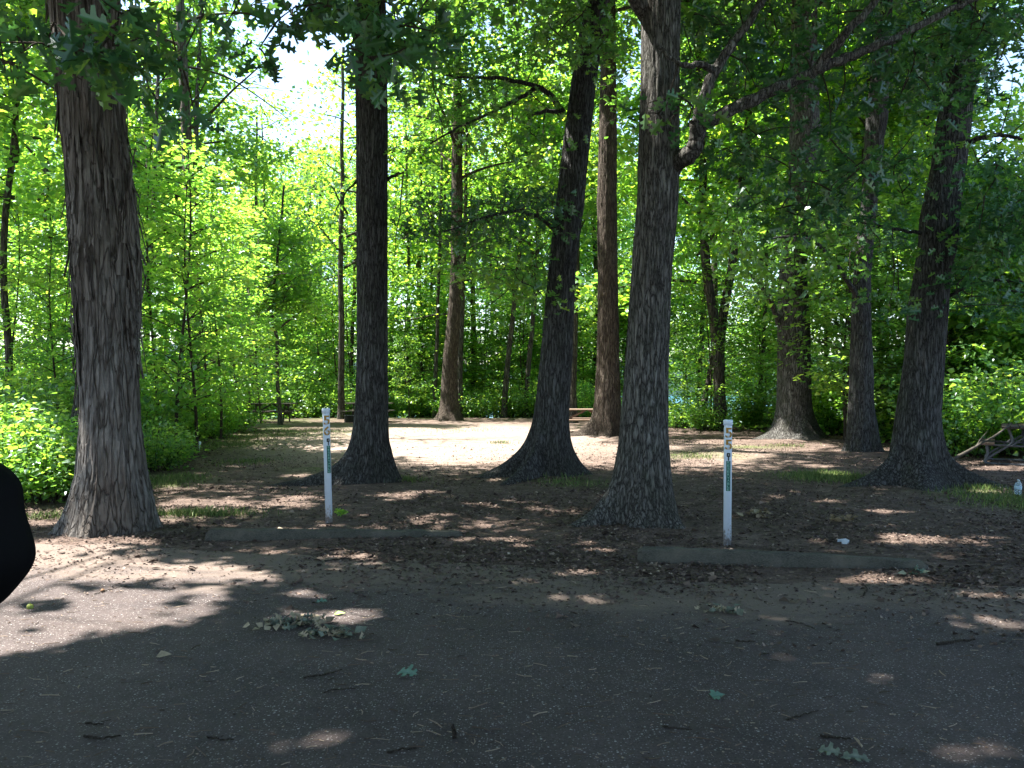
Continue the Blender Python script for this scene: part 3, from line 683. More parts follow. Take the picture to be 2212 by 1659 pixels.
bough(T_X, cloud(34, -30, 345, 20, 185, 5.0, 6.4, 13, lambda x, y: y < 190-abs(x-120)*.2), per=7, rad=.20, seed=13, src=X, size=.17)
bough(T_X, [(560, 105, 6.8), (575, 130, 6.8), (350, 240, 6.4), (330, 200, 6.4), (420, 250, 6.9), (390, 130, 6.5), (20, 190, 5.6), (480, 60, 7), (590, 60, 7.0), (500, 20, 7.2), (440, 30, 6.6), (640, 15, 7.2), (700, 5, 7.2), (300, 20, 6), (260, 30, 6)], per=8, rad=.17, seed=14, src=X, size=.17)
y1 = direct_limb(T_Y, [(-1.6, -2.6, 7.0), (-2.0, 1.0, 5.8), (-1.9, 4.0, 5.0), at(760, -40, 7.0), at(860, -30, 7.6)], .08, .015)
bough(T_Y, cloud(32, 740, 960, -10, 190, 6.4, 7.8, 15, lambda x, y: y < 210-abs(x-830)*1.1), per=7, rad=.2, seed=15, src=y1, size=.17)
bough(T_Y, cloud(14, 620, 760, -10, 50, 6.6, 7.8, 16), per=7, rad=.2, seed=16, src=y1, size=.16)

# shaggy loose bark strips on the hickory
def bark_strips():
    t, base, path, rad = T_A; rng = np.random.default_rng(44)
    V = []; F = []
    for i in range(150):
        z = rng.uniform(2.0, 6.6); L_ = rng.uniform(.25, .8)
        a = rng.choice([rng.uniform(-.5, .5), rng.uniform(math.pi-.5, math.pi+.5), rng.uniform(math.pi, 2*math.pi)], p=[.4, .25, .35])
        wd = rng.uniform(.02, .06); n = 7; lift = rng.uniform(.02, .10) if a < 4 else rng.uniform(.01, .035)
        up = rng.random() < .35
        for k in range(n):
            s = k/(n-1); zz = z - s*L_ if not up else z - L_ + s*L_
            p = path(zz); r = rad(zz)*1.0 + .012 + lift*(s**1.6); ww = wd*(1-.7*s)*(1+.2*math.sin(k*2.1+i))
            for e, dr in ((-1, 0), (1, 0), (1, .008), (-1, .008)):
                aa = a + e*ww/ r; V.append((p[0]+math.cos(aa)*(r+dr), p[1]+math.sin(aa)*(r+dr), zz))
        b = len(V)-4*n
        for k in range(n-1):
            o = b+4*k
            for u, v in ((0, 1), (1, 2), (2, 3), (3, 0)): F.append((o+u, o+v, o+4+v, o+4+u))
        F.append((b, b+3, b+2, b+1)); o = b+4*(n-1); F.append((o, o+1, o+2, o+3))
    V = np.array(V)-base
    link('bark_strips', pymesh('bark_strips', V, F, 'bark_hickory'), t)
bark_strips()

# ------------------------------------------------------------------ wood behind: shared crowns, own trunks
def crown_proto(seed, R, H, nsp, per, size, nl=14, templ='q', mat='leaf_wood', tilt=.6):
    rng = np.random.default_rng(seed)
    path = lambda z: np.array([.2*math.sin(z*.3+seed), .2*math.cos(z*.25+seed)-.2, z]); rad = lambda z: .16*(1-z/(H*1.3))+.02
    tb = Tubes(); P, A = add_limbs(tb, path, rad, .2, H*.93, nl, R, rng, rise=.5, seg=5)
    idx = rng.integers(0, len(P), nsp); C = P[idx]+rng.normal(0, .45, (nsp, 3)); Rr = rng.uniform(.5, 1.1, nsp)
    Lp, D, N, S, T = sprays(C, A[idx], Rr, per, rng, size=size, flat=.16, tilt=tilt)
    return (leafmesh('wood_crown', Lp, D, N, S, templ, mat, T), tb.mesh('wood_branches', 'bark_far'), (Lp, D, N, S, T, templ, mat))
def put_crown(t, base, pr, cen, rz, sx, sz, thin):
    """crown + branches for one tree; thin = its own leaf mesh with the gaps over the clearing"""
    if thin:
        Lp, D, N, S, T, templ, mat = pr[2]; c, s_ = math.cos(rz), math.sin(rz); M = np.array([[c, s_, 0], [-s_, c, 0], [0, 0, 1]])
        P = (Lp*np.array([sx, sx, sz]))@M + np.array(cen); k = rng.uniform(0, 1, len(P)) > sun_open(P)
        link('crown', leafmesh('thinned_crown', P[k], (D@M)[k], (N@M)[k], S[k], templ, mat, T[k], base), t)
    else:
        o = link('crown', pr[0], t); o.location = tuple(np.array(cen)-base); o.rotation_euler = (0, 0, rz); o.scale = (sx, sx, sz)
    o = link('branch', pr[1], t); o.location = tuple(np.array(cen)-base); o.rotation_euler = (0, 0, rz); o.scale = (sx, sx, sz)
rng = np.random.default_rng(20)
CROWNS = [crown_proto(50+i, 3.6+.3*(i % 3), 11.0, 360, 32, .215) for i in range(5)]
LOWCR = [crown_proto(70+i, 2.6, 5.5, 210, 34, .15, nl=12) for i in range(4)]
def slim_trunk(pts, r0, r1, seg=12, n=40, wob=.04, seed=0, mat='bark_far', flare=.5):
    P = smooth_path(pts, n); P = P + wob*np.stack([vnoise(np.arange(n)*.35, 1, seed, 3), vnoise(np.arange(n)*.35, 9, seed, 4), np.zeros(n)], 1)*np.linspace(0, 1, n)[:, None]**.3
    h = P[:, 2]-P[0, 2]; r = np.linspace(r0, r1, n)*(1+flare*np.exp(-h/.35)); tb = Tubes(); tb.add(P, r, seg)
    return tb, P
# trunks the photograph shows one by one: (label, [(x, y)...] foot first, width px, distance)
WOOD = [
 ('thin wavy dark sapling trunk rising in front of the left picnic table', [(606, 908), (603, 870), (598, 800), (600, 750), (586, 667), (592, 600), (606, 506), (612, 400)], 9, 31.5, 2.6),
 ('pair-forming straight trunk left of post 56, the thicker one', [(738, 905), (737, 800), (737, 700), (735, 600), (738, 450)], 14, 37, 0),
 ('slender trunk close beside the thicker one left of post 56', [(760, 890), (759, 800), (762, 700), (766, 600), (770, 450)], 9, 41, 0),
 ('thin dark trunk first to the right of the straight dark tree by post 56', [(886, 880), (885, 800), (881, 700), (884, 600), (880, 480)], 9, 43, 0),
 ('second thin trunk between post 56 tree and the tan trunk, on the lake side', [(906, 880), (907, 800), (908, 700), (905, 620), (907, 500)], 12, 44, 0),
 ('third thin trunk on the lake side, partly behind bright leaves', [(928, 880), (929, 800), (928, 700), (932, 600), (935, 480)], 8, 46, 0),
 ('fourth slim trunk on the lake side, left neighbour of the tan trunk', [(939, 895), (940, 800), (945, 720), (945, 640), (950, 520)], 9, 39, 0),
 ('dark trunk hidden half behind the tan trunk', [(992, 893), (994, 800), (996, 700), (1000, 600), (1004, 480)], 13, 38.5, 0),
 ('slanting thin trunk right of the tan trunk', [(1088, 905), (1093, 820), (1100, 740), (1108, 690), (1116, 600), (1126, 520)], 12, 38.5, 0),
 ('thin curved trunk with a low fork, left of the leaning tree', [(1134, 905), (1139, 840), (1142, 780), (1150, 700), (1157, 640), (1160, 540)], 11, 39, 0),
 ('leaning thin stem crossing the curved trunk left of the leaning tree', [(1118, 880), (1130, 800), (1145, 740), (1152, 690), (1158, 600)], 7, 43, 0),
 ('olive-brown trunk just right of the leaning tree, behind the sunlit table', [(1238, 872), (1237, 820), (1240, 740), (1243, 640), (1246, 560)], 17, 33, 0),
 ('dark trunk of the forked pair left of post 55', [(1560, 912), (1556, 880), (1552, 800), (1546, 713), (1534, 640), (1526, 590), (1520, 480)], 24, 28, 0),
 ('grey leaning stem of the forked pair left of post 55', [(1551, 800), (1556, 733), (1566, 660), (1576, 610), (1582, 560), (1596, 480)], 21, 28.6, -9),
 ('pale slanting stump-like trunk at the foot of the forked pair', [(1512, 924), (1518, 890), (1526, 840), (1534, 800), (1540, 760)], 16, 29, -9),
 ('thin dark trunk between the forked pair and the broad grey tree', [(1640, 880), (1646, 800), (1650, 700), (1654, 640), (1656, 560)], 9, 33, 0),
 ('thin trunk behind foliage right of the medium trunk', [(1905, 900), (1904, 800), (1902, 720), (1900, 640)], 11, 27, 0),
 ('far left dark trunk leaning out of the picture', [(20, 760), (8, 640), (6, 540), (14, 430), (28, 330), (40, 200)], 16, 21, 0),
 ('greyish trunk in the left wood, left of the shaggy tree', [(118, 900), (112, 770), (106, 640), (104, 540), (100, 400)], 19, 30, 0),
 ('shaded trunk behind bushes just right of the shaggy tree', [(312, 860), (316, 720), (321, 620), (328, 520), (334, 400)], 14, 30, 0),
 ('thin pole-like trunk above the left bushes near the slim straight trunk', [(538, 900), (540, 800), (536, 700), (534, 600)], 6, 30, 1),
]
woods = []
G_W = 'thinner trees of the wood behind the clearing'
rw = random.Random(5)
for i, (lab, px, wpx, Y, low) in enumerate(WOOD):
    pts = [at(x, y, Y) for x, y in px]
    gx = pts[0][0]; gz = float(gheight(gx, Y, False))
    if low != -9: pts = [(pts[0][0], Y, gz-.1)] + [p for p in pts if p[2] > gz+.3]
    else: gz = min(gz, pts[0][2])
    top = pts[-1]; d = (np.array(pts[-1])-np.array(pts[-2])); d = d/np.linalg.norm(d)
    H = 15.5 + rw.uniform(-1, 2) if low == 0 else (6.5 if low > 0 else pts[-1][2]+(7 if 'grey leaning' in lab else .3))
    if H > pts[-1][2]+.5: pts.append(tuple(np.array(top)+np.array([d[0]*(H-top[2])*.5, 0, H-top[2]])))
    r = wpx/2/FD*Y
    tb, P = slim_trunk(pts, r*1.05, r*.45 if low == 0 else r*.5, seed=i, mat='bark_far')
    base = np.array([P[0][0], Y, gz])
    t = thing('forest_tree' if low == 0 else 'young_tree', lab, 'tree', base, G_W); woods.append(base)
    link('trunk', tb.mesh('wood_trunk', 'bark_far', base), t)
    if low >= 0:
        pr = CROWNS[i % 5] if low == 0 else LOWCR[i % 4]
        zc = H-10.5 if low == 0 else 3.4
        k = np.argmin(abs(P[:, 2]-zc-3)); c = P[k]
        put_crown(t, base, pr, (c[0], c[1], zc), i*1.3, .75 if low > 0 else 1, .75 if low > 0 else 1, Y < 45)

# unnamed trees filling the wood
G_F = 'trees of the dense wood closing the view'
rng = np.random.default_rng(21)
cnt = 0
def in_gap(x, Y, top):
    e = (top-EYE)/Y; a = x/Y
    return False
cands = []
for row, (Y0, Y1, n, xa, xb) in enumerate([(29, 36, 14, -.72, .72), (38, 48, 18, -.70, .70), (50, 70, 20, -.68, .68), (50, 66, 13, -.40, .04)]):
    for k in range(n):
        Y = rng.uniform(Y0, Y1); a = xa+(xb-xa)*(k+rng.uniform(.15, .85))/n; x = a*Y
        if Y < 40 and -.31 < a < .20: continue
        if Y < 34 and a < .28 and a > -.34: continue
        cands.append((x, Y))
cands += [(12.6, 21.5), (15.2, 25), (11.4, 27.2), (17.2, 22.5), (14.5, 29), (-16, 21), (-13.4, 43), (-14.6, 48)]
for i, (x, Y) in enumerate(cands):
    a = x/Y; gz = float(gheight(x, Y, False)); H = rng.uniform(15.5, 20)
    if -.33 < a < -.16: H = min(H, EYE+.345*Y - gz*0)      # low tops leave the bright opening in the sky
    if a > .545: H = min(H, EYE+.25*Y)
    H = max(H, 6.5)
    r = rng.uniform(.10, .19); pts = [(x, Y, gz-.1), (x+rng.normal(0, .25), Y, gz+5), (x+rng.normal(0, .6), Y, H-1)]
    tb, P = slim_trunk(pts, r, r*.3, seg=9, n=22, seed=i+50)
    base = np.array([x, Y, gz]); s = min(rng.uniform(.9, 1.2), (H-gz)/12.5)
    lab = 'leafy tree of the far wood, one of many slim trunks' if Y > 46 else ('leafy tree in the wood behind the right-hand bushes' if a > .2 else ('leafy tree in the wood behind the left bushes' if a < -.3 else 'leafy tree on the slope down to the lake'))
    grp = {'l': G_F}['l']+(' far off' if Y > 46 else (' on the right' if a > .2 else (' on the left' if a < -.3 else ' in the middle')))
    t = thing('forest_tree', lab, 'tree', base, grp)
    link('trunk', tb.mesh('wood_trunk', 'bark_far', base), t)
    zc = H-11*s; pr = CROWNS[rng.integers(5)]
    put_crown(t, base, pr, (P[-6][0], Y, zc), rng.uniform(0, 6.28), s, s, Y < (60 if -.45 < a < .15 else 47))

# low leafy trees on the slope
for i in range(36):
    Y = rng.uniform(40, 56) if i > 21 else rng.uniform(46, 68); a = -.36+.48*(i+rng.uniform(.1, .9))/22 if i < 22 else .13+.24*(i-22)/10
    if i > 31: Y = [43, 46, 49, 52][i-32]; a = [-.29, -.275, -.30, -.26][i-32]
    x = a*Y; gz = float(gheight(x, Y, False)); r = rng.uniform(.05, .09)
    if i % 6 == 3: continue
    H = rng.uniform(6.5, 9.5)+gz+1
    tb, P = slim_trunk([(x, Y, gz-.1), (x+.2, Y, gz+3), (x, Y, H)], r, r*.3, seg=7, n=14, seed=i+150)
    base = np.array([x, Y, gz]); t = thing('young_tree', 'small leafy tree low on the lake slope', 'tree', base, 'small trees on the lake slope')
    link('trunk', tb.mesh('slope_trunk', 'bark_far', base), t); pr = LOWCR[i % 4]
    for nm, me in (('crown', pr[0]), ('branch', pr[1])):
        o = link(nm, me, t); o.location = (0, 0, H-gz-5.6); o.rotation_euler = (0, 0, rng.uniform(0, 6.28))
# wood on the near side of the lane: closes the horizon behind the camera
for i in range(0):
    an = math.radians(rng.uniform(178, 362)) if i > 1 else math.radians(170+i*200); q = rng.uniform(16, 26)
    an = math.radians(176+188*(i+.5)/22); x, y = q*math.cos(an), q*math.sin(an)
    tb, P = slim_trunk([(x, y, -.1), (x+.2, y, 6), (x, y+.3, 15)], .2, .07, seg=9, n=16, seed=i+250)
    base = np.array([x, y, 0.]); t = thing('forest_tree', 'tree of the wood on the near side of the lane', 'tree', base, 'trees behind the camera')
    link('trunk', tb.mesh('lane_trunk', 'bark_far', base), t); pr = CROWNS[i % 5]
    for nm, me in (('crown', pr[0]), ('branch', pr[1])):
        o = link(nm, me, t); o.location = (0, 0, 1.2); o.scale = (1.5, 1.5, 1.5); o.rotation_euler = (0, 0, rng.uniform(0, 6.28))
# saplings: stem + flat layers of leaves
def sapling_proto(seed, H, nlay, R, per, size):
    rng = np.random.default_rng(seed); tb = Tubes()
    z = np.linspace(-.1, H, 14); st = np.stack([.12*np.sin(z*.8+seed), .1*np.cos(z*.7+seed), z], 1); tb.add(st, np.linspace(.035, .008, 14), 6)
    C = []; A = []
    for k in range(nlay):
        zz = H*(.14+.84*k/nlay); a = k*2.4+rng.uniform(-.5, .5); ln = R*(1.05-.6*zz/H)*rng.uniform(.7, 1.1)
        s = np.array([np.interp(zz, z, st[:, 0]), np.interp(zz, z, st[:, 1]), zz]); e = s+np.array([math.cos(a)*ln, math.sin(a)*ln, ln*.28])
        Q = smooth_path([s, (s+e)/2+np.array([0, 0, .1*ln]), e], 7); tb.add(Q, np.linspace(.013, .004, 7), 5)
        for f in (.45, .7, .95): C.append(s+(e-s)*f+rng.normal(0, .08, 3)); A.append((e-s))
    C = np.array(C); A = np.array(A); A /= np.linalg.norm(A, axis=1, keepdims=True)
    Lp, D, N, S, T = sprays(C, A, rng.uniform(.3, .55, len(C)), per, rng, size=size, flat=.13, tilt=.33, droop=.2)
    return leafmesh('sapling_leaves', Lp, D, N, S, 'm', 'leaf_shrub', T), tb.mesh('sapling_stem', 'twig_bark')
SAP = [sapling_proto(90+i, 4.6+.5*i, 24, 1.7, 26, .12) for i in range(4)]
def shrub_proto(seed, H, R, nst, per, size):
    rng = np.random.default_rng(seed); tb = Tubes(); C = []; A = []
    for k in range(nst):
        a = rng.uniform(0, 6.28); q = R*math.sqrt(rng.uniform(0, 1)); h = H*rng.uniform(.6, 1.05)*(1-.35*(q/R)**2)
        e = np.array([math.cos(a)*q, math.sin(a)*q, h]); s = e*np.array([.35, .35, 0])
        Q = smooth_path([s-np.array([0, 0, .05]), s*.5+e*.5+np.array([0, 0, .1]), e], 7); tb.add(Q, np.linspace(.009, .003, 7), 4)
        for f in (.3, .5, .75, 1.0): C.append(s+(e-s)*f+rng.normal(0, .06, 3)); A.append(np.array([math.cos(a), math.sin(a), .3]))
    C = np.array(C); A = np.array(A)
    Lp, D, N, S, T = sprays(C, A, rng.uniform(.14, .3, len(C)), per, rng, size=size, flat=.45, tilt=.55, droop=.2)
    k = Lp[:, 2] > .02
    return leafmesh('shrub_leaves', Lp[k], D[k], N[k], S[k], 'm', 'leaf_shrub', T[k]), tb.mesh('shrub_stems', 'twig_bark')
SHR = [shrub_proto(110+i, 1.25, .95, 55, 13, .085) for i in range(4)]
def plant(name, lab, cat, protos, x, y, s, grp, rz, nm2='foliage', nm1='stem', sz=None):
    gz = float(gheight(x, y, False)); t = thing(name, lab, cat, (x, y, gz), grp, rz); t.scale = (s, s, sz or s)
    pr = protos[rng.integers(len(protos))]; link(nm2, pr[0], t); link(nm1, pr[1], t)
    return t
# shrubs: (x, y) foot in picture units, scale
SH = [('bright sunlit bush at the left edge behind the car mirror', 95, 1082, 1.0, .85), ('sunlit bush at the far left edge, cut by the picture', 5, 1075, 1.05, .95), ('bright leafy bush touching the swollen dark trunk', 150, 1066, .8, .9),
 ('yellow-green bush behind the bright one at far left', 40, 1035, 1.2, 1.15), ('bush filling the space right of the shaggy trunk foot', 325, 1020, .8, .7), ('low bush by the white marker stub', 352, 1004, .62, .6),
 ('bush behind the white marker stub', 405, 958, .8, .8), ('bush at the edge of the leaf litter, left of the clearing', 455, 948, .85, .85), ('bush nearest the left picnic table', 505, 936, .85, .75), ('low spreading bush in front of the left picnic table', 470, 932, 1.0, .8),
 ('bush behind the shaggy trunk, on its right', 300, 985, 1.2, 1.3), ('mid-size bush in the left thicket', 350, 960, 1.3, 1.5), ('mid-size bush in the left thicket, farther right', 430, 945, 1.3, 1.5),
 ('bush deep in the left wood', 60, 975, 1.6, 1.6), ('bush deep in the left wood near the trunk', 220, 970, 1.5, 1.5), ('bush behind the far left bush', 120, 1000, 1.5, 1.3)]
for lab, x, y, s, sz in SH:
    X_, Y_ = gp(x, y); plant('shrub', lab, 'shrub', SHR, X_, Y_, s, 'shrubs at the left wood edge', rng.uniform(0, 6), sz=sz)
k = 0
for (x, y, s) in [(1470, 925, .7), (1530, 930, .8), (1620, 926, .8), (1700, 928, 1.3), (1790, 940, 1.1), (1812, 938, 1.3), (1925, 950, 1.1), (1960, 955, 1.2), (2060, 975, 1.2), (2090, 985, .9), (2130, 968, 1.3), (2180, 972, 1.4), (2220, 985, 1.4), (1380, 915, .8), (1290, 900, .8), (1850, 938, 1.5), (1750, 938, 1.2)]:
    X_, Y_ = gp(x, y); plant('shrub', 'leafy shrub in the green wall at the right wood edge', 'shrub', SHR, X_, Y_, s*1.15, 'shrubs at the right wood edge', rng.uniform(0, 6))
for i in range(34):
    x = -15+30*(i+rng.uniform(.1, .9))/34; y = rng.uniform(38.5, 43.5)
    if abs(x) > 14 : continue
    plant('shrub', 'low shrub on the far rim of the clearing above the lake', 'shrub', SHR, x, y, rng.uniform(.9, 1.5), 'shrubs on the far rim', rng.uniform(0, 6))
# saplings
for i in range(30):
    x, y = gp(rng.uniform(-60, 520), rng.uniform(900, 985))
    if y > 31: y = rng.uniform(22, 31); 
    x = min(x, -8.2 if y > 24 else -7.2)
    plant('sapling', 'layered green sapling in the left wood', 'young tree', SAP, x, y, rng.uniform(.7, 1.25), 'saplings in the left wood', rng.uniform(0, 6))
for i in range(40):
    y = rng.uniform(19, 31); a = rng.uniform(.19 if y > 26 else .40, .66)
    if y < 24: a = max(a, .43)
    plant('sapling', 'layered green sapling in the right wood', 'young tree', SAP, a*y, y+1.5, rng.uniform(.7, 1.25), 'saplings in the right wood', rng.uniform(0, 6))
for i in range(34):
    y = rng.uniform(40, 56); a = rng.uniform(-.36, .24)
    plant('sapling', 'layered sapling on the lake slope', 'young tree', SAP, a*y, y, rng.uniform(.8, 1.4), 'saplings on the lake slope', rng.uniform(0, 6))
for i in range(22):
    y = rng.uniform(39.5, 46); a = -.23+.36*(i+rng.uniform(.1, .9))/22
    plant('sapling', 'layered sapling on the lake slope', 'young tree', SAP, a*y, y, rng.uniform(1.2, 1.6), 'saplings on the lake slope', rng.uniform(0, 6))
for lab, x, Y, s in [('sapling in front of the left picnic table, bright layered leaves', 455, 27.5, .75), ('tall bright sapling left of the table in the sun', 560, 33, 1.1), ('sapling with pale leaves before the lake gap', 880, 37.5, .75)]:
    plant('sapling', lab, 'young tree', SAP, (x-CXD)/FD*Y, Y, s, 'saplings round the clearing', rng.uniform(0, 6))

# ------------------------------------------------------------------ ground, lane, lake, far shore
def ground():
    u = np.linspace(-1, 1, 361); X = np.sign(u)*(np.sinh(np.abs(u)*5.2)/np.sinh(5.2))*1200
    v = np.linspace(0, 1, 481); Y = -30 + (np.where(v < .12, v/.12*33, 33+(np.sinh((v-.12)/.88*4.6)/np.sinh(4.6))*1600))
    XX, YY = np.meshgrid(X, Y); Z = gheight(XX, YY)
    V = np.stack([XX, YY, Z], 2).reshape(-1, 3); Q = quadgrid(len(X), len(Y))
    me = npmesh('ground', V, Q.ravel(), np.arange(len(Q))*4, 'dirt', None, True)
    x, y = V[:, 0], V[:, 1]
    bare = np.exp(-(((x+2.0)/4.8)**2+((y-24)/8.5)**2)**2); bare = np.maximum(bare, .4*np.exp(-(((x-3.5)/3.0)**2+((y-20)/4)**2)**2))
    wn = .25*fbm(x*.5, y*.5, 0, 77)
    zone = np.clip(1-bare*1.35+wn*.8, 0, 1)
    a = me.attributes.new('zone', 'FLOAT', 'POINT'); a.data.foreach_set('value', zone.astype(np.float32))
    gz = np.zeros(len(x))
    for (px, py, rx, ry) in [(1790, 1032, 110, 14), (430, 1112, 130, 9), (1500, 985, 90, 8), (480, 965, 80, 9), (640, 935, 130, 8), (2170, 1080, 120, 30), (1220, 1045, 110, 10), (700, 1010, 60, 8), (360, 1040, 80, 20), (1600, 965, 60, 5), (2120, 1060, 60, 6)]:
        cx, cy = gp(px, py); r1 = rx/FD*cy; r2 = abs(gp(px, py-ry)[1]-cy); gz = np.maximum(gz, np.exp(-(((x-cx)/r1)**2+((y-cy)/r2)**2)))
    gz = np.maximum(gz, sstep(-7, -9, x)*.8*(y > 9)); gz = np.maximum(gz, .8*sstep(36, 39, y))
    a = me.attributes.new('green', 'FLOAT', 'POINT'); a.data.foreach_set('value', gz.astype(np.float32))
    o = link('ground', me); setp(o, kind='structure')
ground()
def edge_y(x):      # far edge of the asphalt
    return np.interp(x, [-30, -6, -3.6, -2.2, 0, 1.2, 3.6, 6, 30], [8.8, 8.5, 8.2, 7.8, 7.4, 6.9, 6.6, 6.6, 6.6]) + .12*vnoise(np.asarray(x)*1.6, 0, 0, 61) + .05*vnoise(np.asarray(x)*6, 0, 0, 62)
def lot():
    X = np.linspace(-26, 26, 420); n = 60; v = np.linspace(0, 1, n)**.6
    E = edge_y(X); YY = -12 + v[:, None]*(E[None, :]+12); XX = np.repeat(X[None, :], n, 0)
    Z = gheight(XX, YY) + .006 + .004*vnoise(XX*1.1, YY*1.1, 0, 3)*0 ; Z[-1] -= .03
    V = np.stack([XX, YY, Z], 2).reshape(-1, 3); Q = quadgrid(len(X), n)
    me = npmesh('parking_lot', V, Q.ravel(), np.arange(len(Q))*4, 'asphalt', None, True)
    d = np.repeat(E[None, :], n, 0)-YY; e = (np.clip(1-d/2.6, 0, 1)**1.3).ravel()*.95
    a = me.attributes.new('edge', 'FLOAT', 'POINT'); a.data.foreach_set('value', e.astype(np.float32))
    setp(link('parking_lot', me), kind='structure')
lot()
lake = link('lake', pymesh('lake', [(-900, 58, -6.2), (900, 58, -6.2), (900, 900, -6.2), (-900, 900, -6.2)], [(0, 1, 2, 3)], 'water')); setp(lake, kind='structure')
def hills():
    x = np.linspace(-900, 900, 240); r = np.linspace(0, 1, 24); X, Rr = np.meshgrid(x, r)
    Y = 520 + 260*Rr + 30*np.sin(X*.006); H = -7 + (26+12*fbm(X*.006, 0, 0, 5))*sstep(0, .35, Rr)+4*fbm(X*.05, Y*.05, 0, 6)+1.5*fbm(X*.2, Y*.2, 0, 9)
    V = np.stack([X, Y, H], 2).reshape(-1, 3); Q = quadgrid(240, 24)
    setp(link('hills', npmesh('hills', V, Q.ravel(), np.arange(len(Q))*4, 'far_wood', None, False)), kind='structure')
hills()

# ------------------------------------------------------------------ litter, twigs, grass (stuff)
def ground_pts(n, xd0, xd1, yd0, yd1, rng, pw=1.0):
    Yn = FD*EYE/(yd1-HYD); Yf = FD*EYE/(yd0-HYD)
    y = Yn + (Yf-Yn)*rng.uniform(0, 1, n)**pw; x = (xd0+(xd1-xd0)*rng.uniform(0, 1, n)-CXD)/FD*y
    return x, y
def litter():
    rng = np.random.default_rng(5)
    x, y = ground_pts(190000, -150, 2360, 925, 1420, rng, 1.5)
    e = edge_y(x)
    dens = np.where(y > e-.1, 1.0, np.clip(1-(e-.1-y)/2.4, 0, 1)**2.2*.85)
    bare = np.exp(-(((x+2.0)/4.6)**2+((y-24)/8.5)**2)**2); dens = dens*(1-.93*bare)
    dens = dens*(.25+.85*sstep(-.3, .3, fbm(x*.9, y*.9, 0, 90)))
    for (bx, by, br) in BASES[:11]: dens = dens*((x-bx)**2+(y-by)**2 > (br*.8)**2)
    k = rng.uniform(0, 1, len(x)) < dens; x, y = x[k], y[k]; n = len(x)
    z = gheight(x, y)+rng.uniform(.004, .018, n)
    S = rng.uniform(.010, .042, n)*np.where(rng.random(n) < .06, 2.2, 1)
    a = rng.uniform(0, 6.28, n); D = np.stack([np.cos(a), np.sin(a), rng.normal(0, .25, n)], 1); N = np.array([0, 0, 1.])+rng.normal(0, .4, (n, 3))
    me = leafmesh('leaf_litter', np.stack([x, y, z], 1), D, N, S, 'm', 'litter', rng.beta(2, 2.6, n))
    setp(link('leaf_litter', me), 'brown dead leaves and bark chips strewn over the dirt', 'leaf litter', kind='stuff')
litter()
def twig_litter():
    rng = np.random.default_rng(6)
    x, y = ground_pts(30000, -150, 2360, 930, 1720, rng, 1.25); n = len(x)
    e = edge_y(x); k = (y > e-.6) | (rng.random(n) < .45); x, y = x[k], y[k]; n = len(x)
    L_ = .010+.09*rng.uniform(0, 1, n)**5*np.where(rng.random(n) < .1, 1.6, 1); a = rng.normal(0, .8, n); r = rng.uniform(.001, .0026, n)
    V = []; 
    c, s = np.cos(a), np.sin(a); z = gheight(x, y)+.008+r
    b = rng.normal(0, .07, n)
    rows = []
    for f, o in ((-.5, 0), (0, 1), (.5, 0)):
        px = x+c*f*L_-s*o*b*L_; py = y+s*f*L_+c*o*b*L_
        for (q1, q2) in ((-1, -.5), (1, -.5), (0, 1)):
            rows.append(np.stack([px-s*q1*r, py+c*q1*r, z+q2*r+rng.uniform(0, .003, n)], 1))
    V = np.stack(rows, 1).reshape(-1, 3)
    F = []
    for seg in (0, 3):
        for j in range(3): F.append([seg+j, seg+(j+1) % 3, seg+3+(j+1) % 3, seg+3+j])
    F = np.array(F); loops = (np.arange(n)[:, None, None]*9+F[None]).ravel()
    me = npmesh('twig_litter', V, loops, np.arange(n*6)*4, 'twiglitter', np.repeat(rng.uniform(0, 1, n), 6))
    setp(link('twig_litter', me), 'small broken twigs scattered over dirt and asphalt', 'twigs', kind='stuff')
twig_litter()
def grass():
    rng = np.random.default_rng(8); xs = []; ys = []
    for (px, py, rx, ry, n) in [(1790, 1034, 90, 12, 2600), (430, 1112, 120, 8, 1200), (480, 965, 70, 9, 900), (640, 935, 120, 8, 900), (2170, 1082, 100, 22, 1300), (1220, 1045, 100, 10, 250), (360, 1042, 70, 14, 1200), (540, 950, 70, 12, 900), (1080, 960, 25, 3, 160), (1000, 930, 120, 5, 300), (2120, 1058, 50, 5, 500), (880, 1040, 40, 6, 300), (1500, 990, 60, 5, 400), (1700, 965, 50, 4, 300), (530, 1000, 60, 8, 500), (100, 1120, 60, 6, 300)]:
        cx, cy = gp(px, py); r1 = rx/FD*cy; r2 = abs(gp(px, py-ry)[1]-cy)
        xs.append(cx+rng.normal(0, .5, n)*r1); ys.append(cy+rng.normal(0, .5, n)*r2)
    x = np.concatenate(xs); y = np.concatenate(ys); n = len(x); z = gheight(x, y)
    D = np.stack([rng.normal(0, .4, n), rng.normal(0, .4, n), np.ones(n)], 1); a = rng.uniform(0, 6.28, n); N = np.stack([np.cos(a), np.sin(a), np.zeros(n)], 1)
    TEMPL['g'] = (np.array([(0, -.05, 0), (0, .05, 0), (.6, .035, .08), (1, 0, .25), (.6, -.035, .08)]), [[0, 4, 3, 2, 1]])
    me = leafmesh('grass', np.stack([x, y, z], 1), D, N, rng.uniform(.04, .11, n), 'g', 'grass', rng.uniform(0, 1, n))
    setp(link('grass', me), 'thin tufts of green grass in worn dirt', 'grass', kind='stuff')
grass()
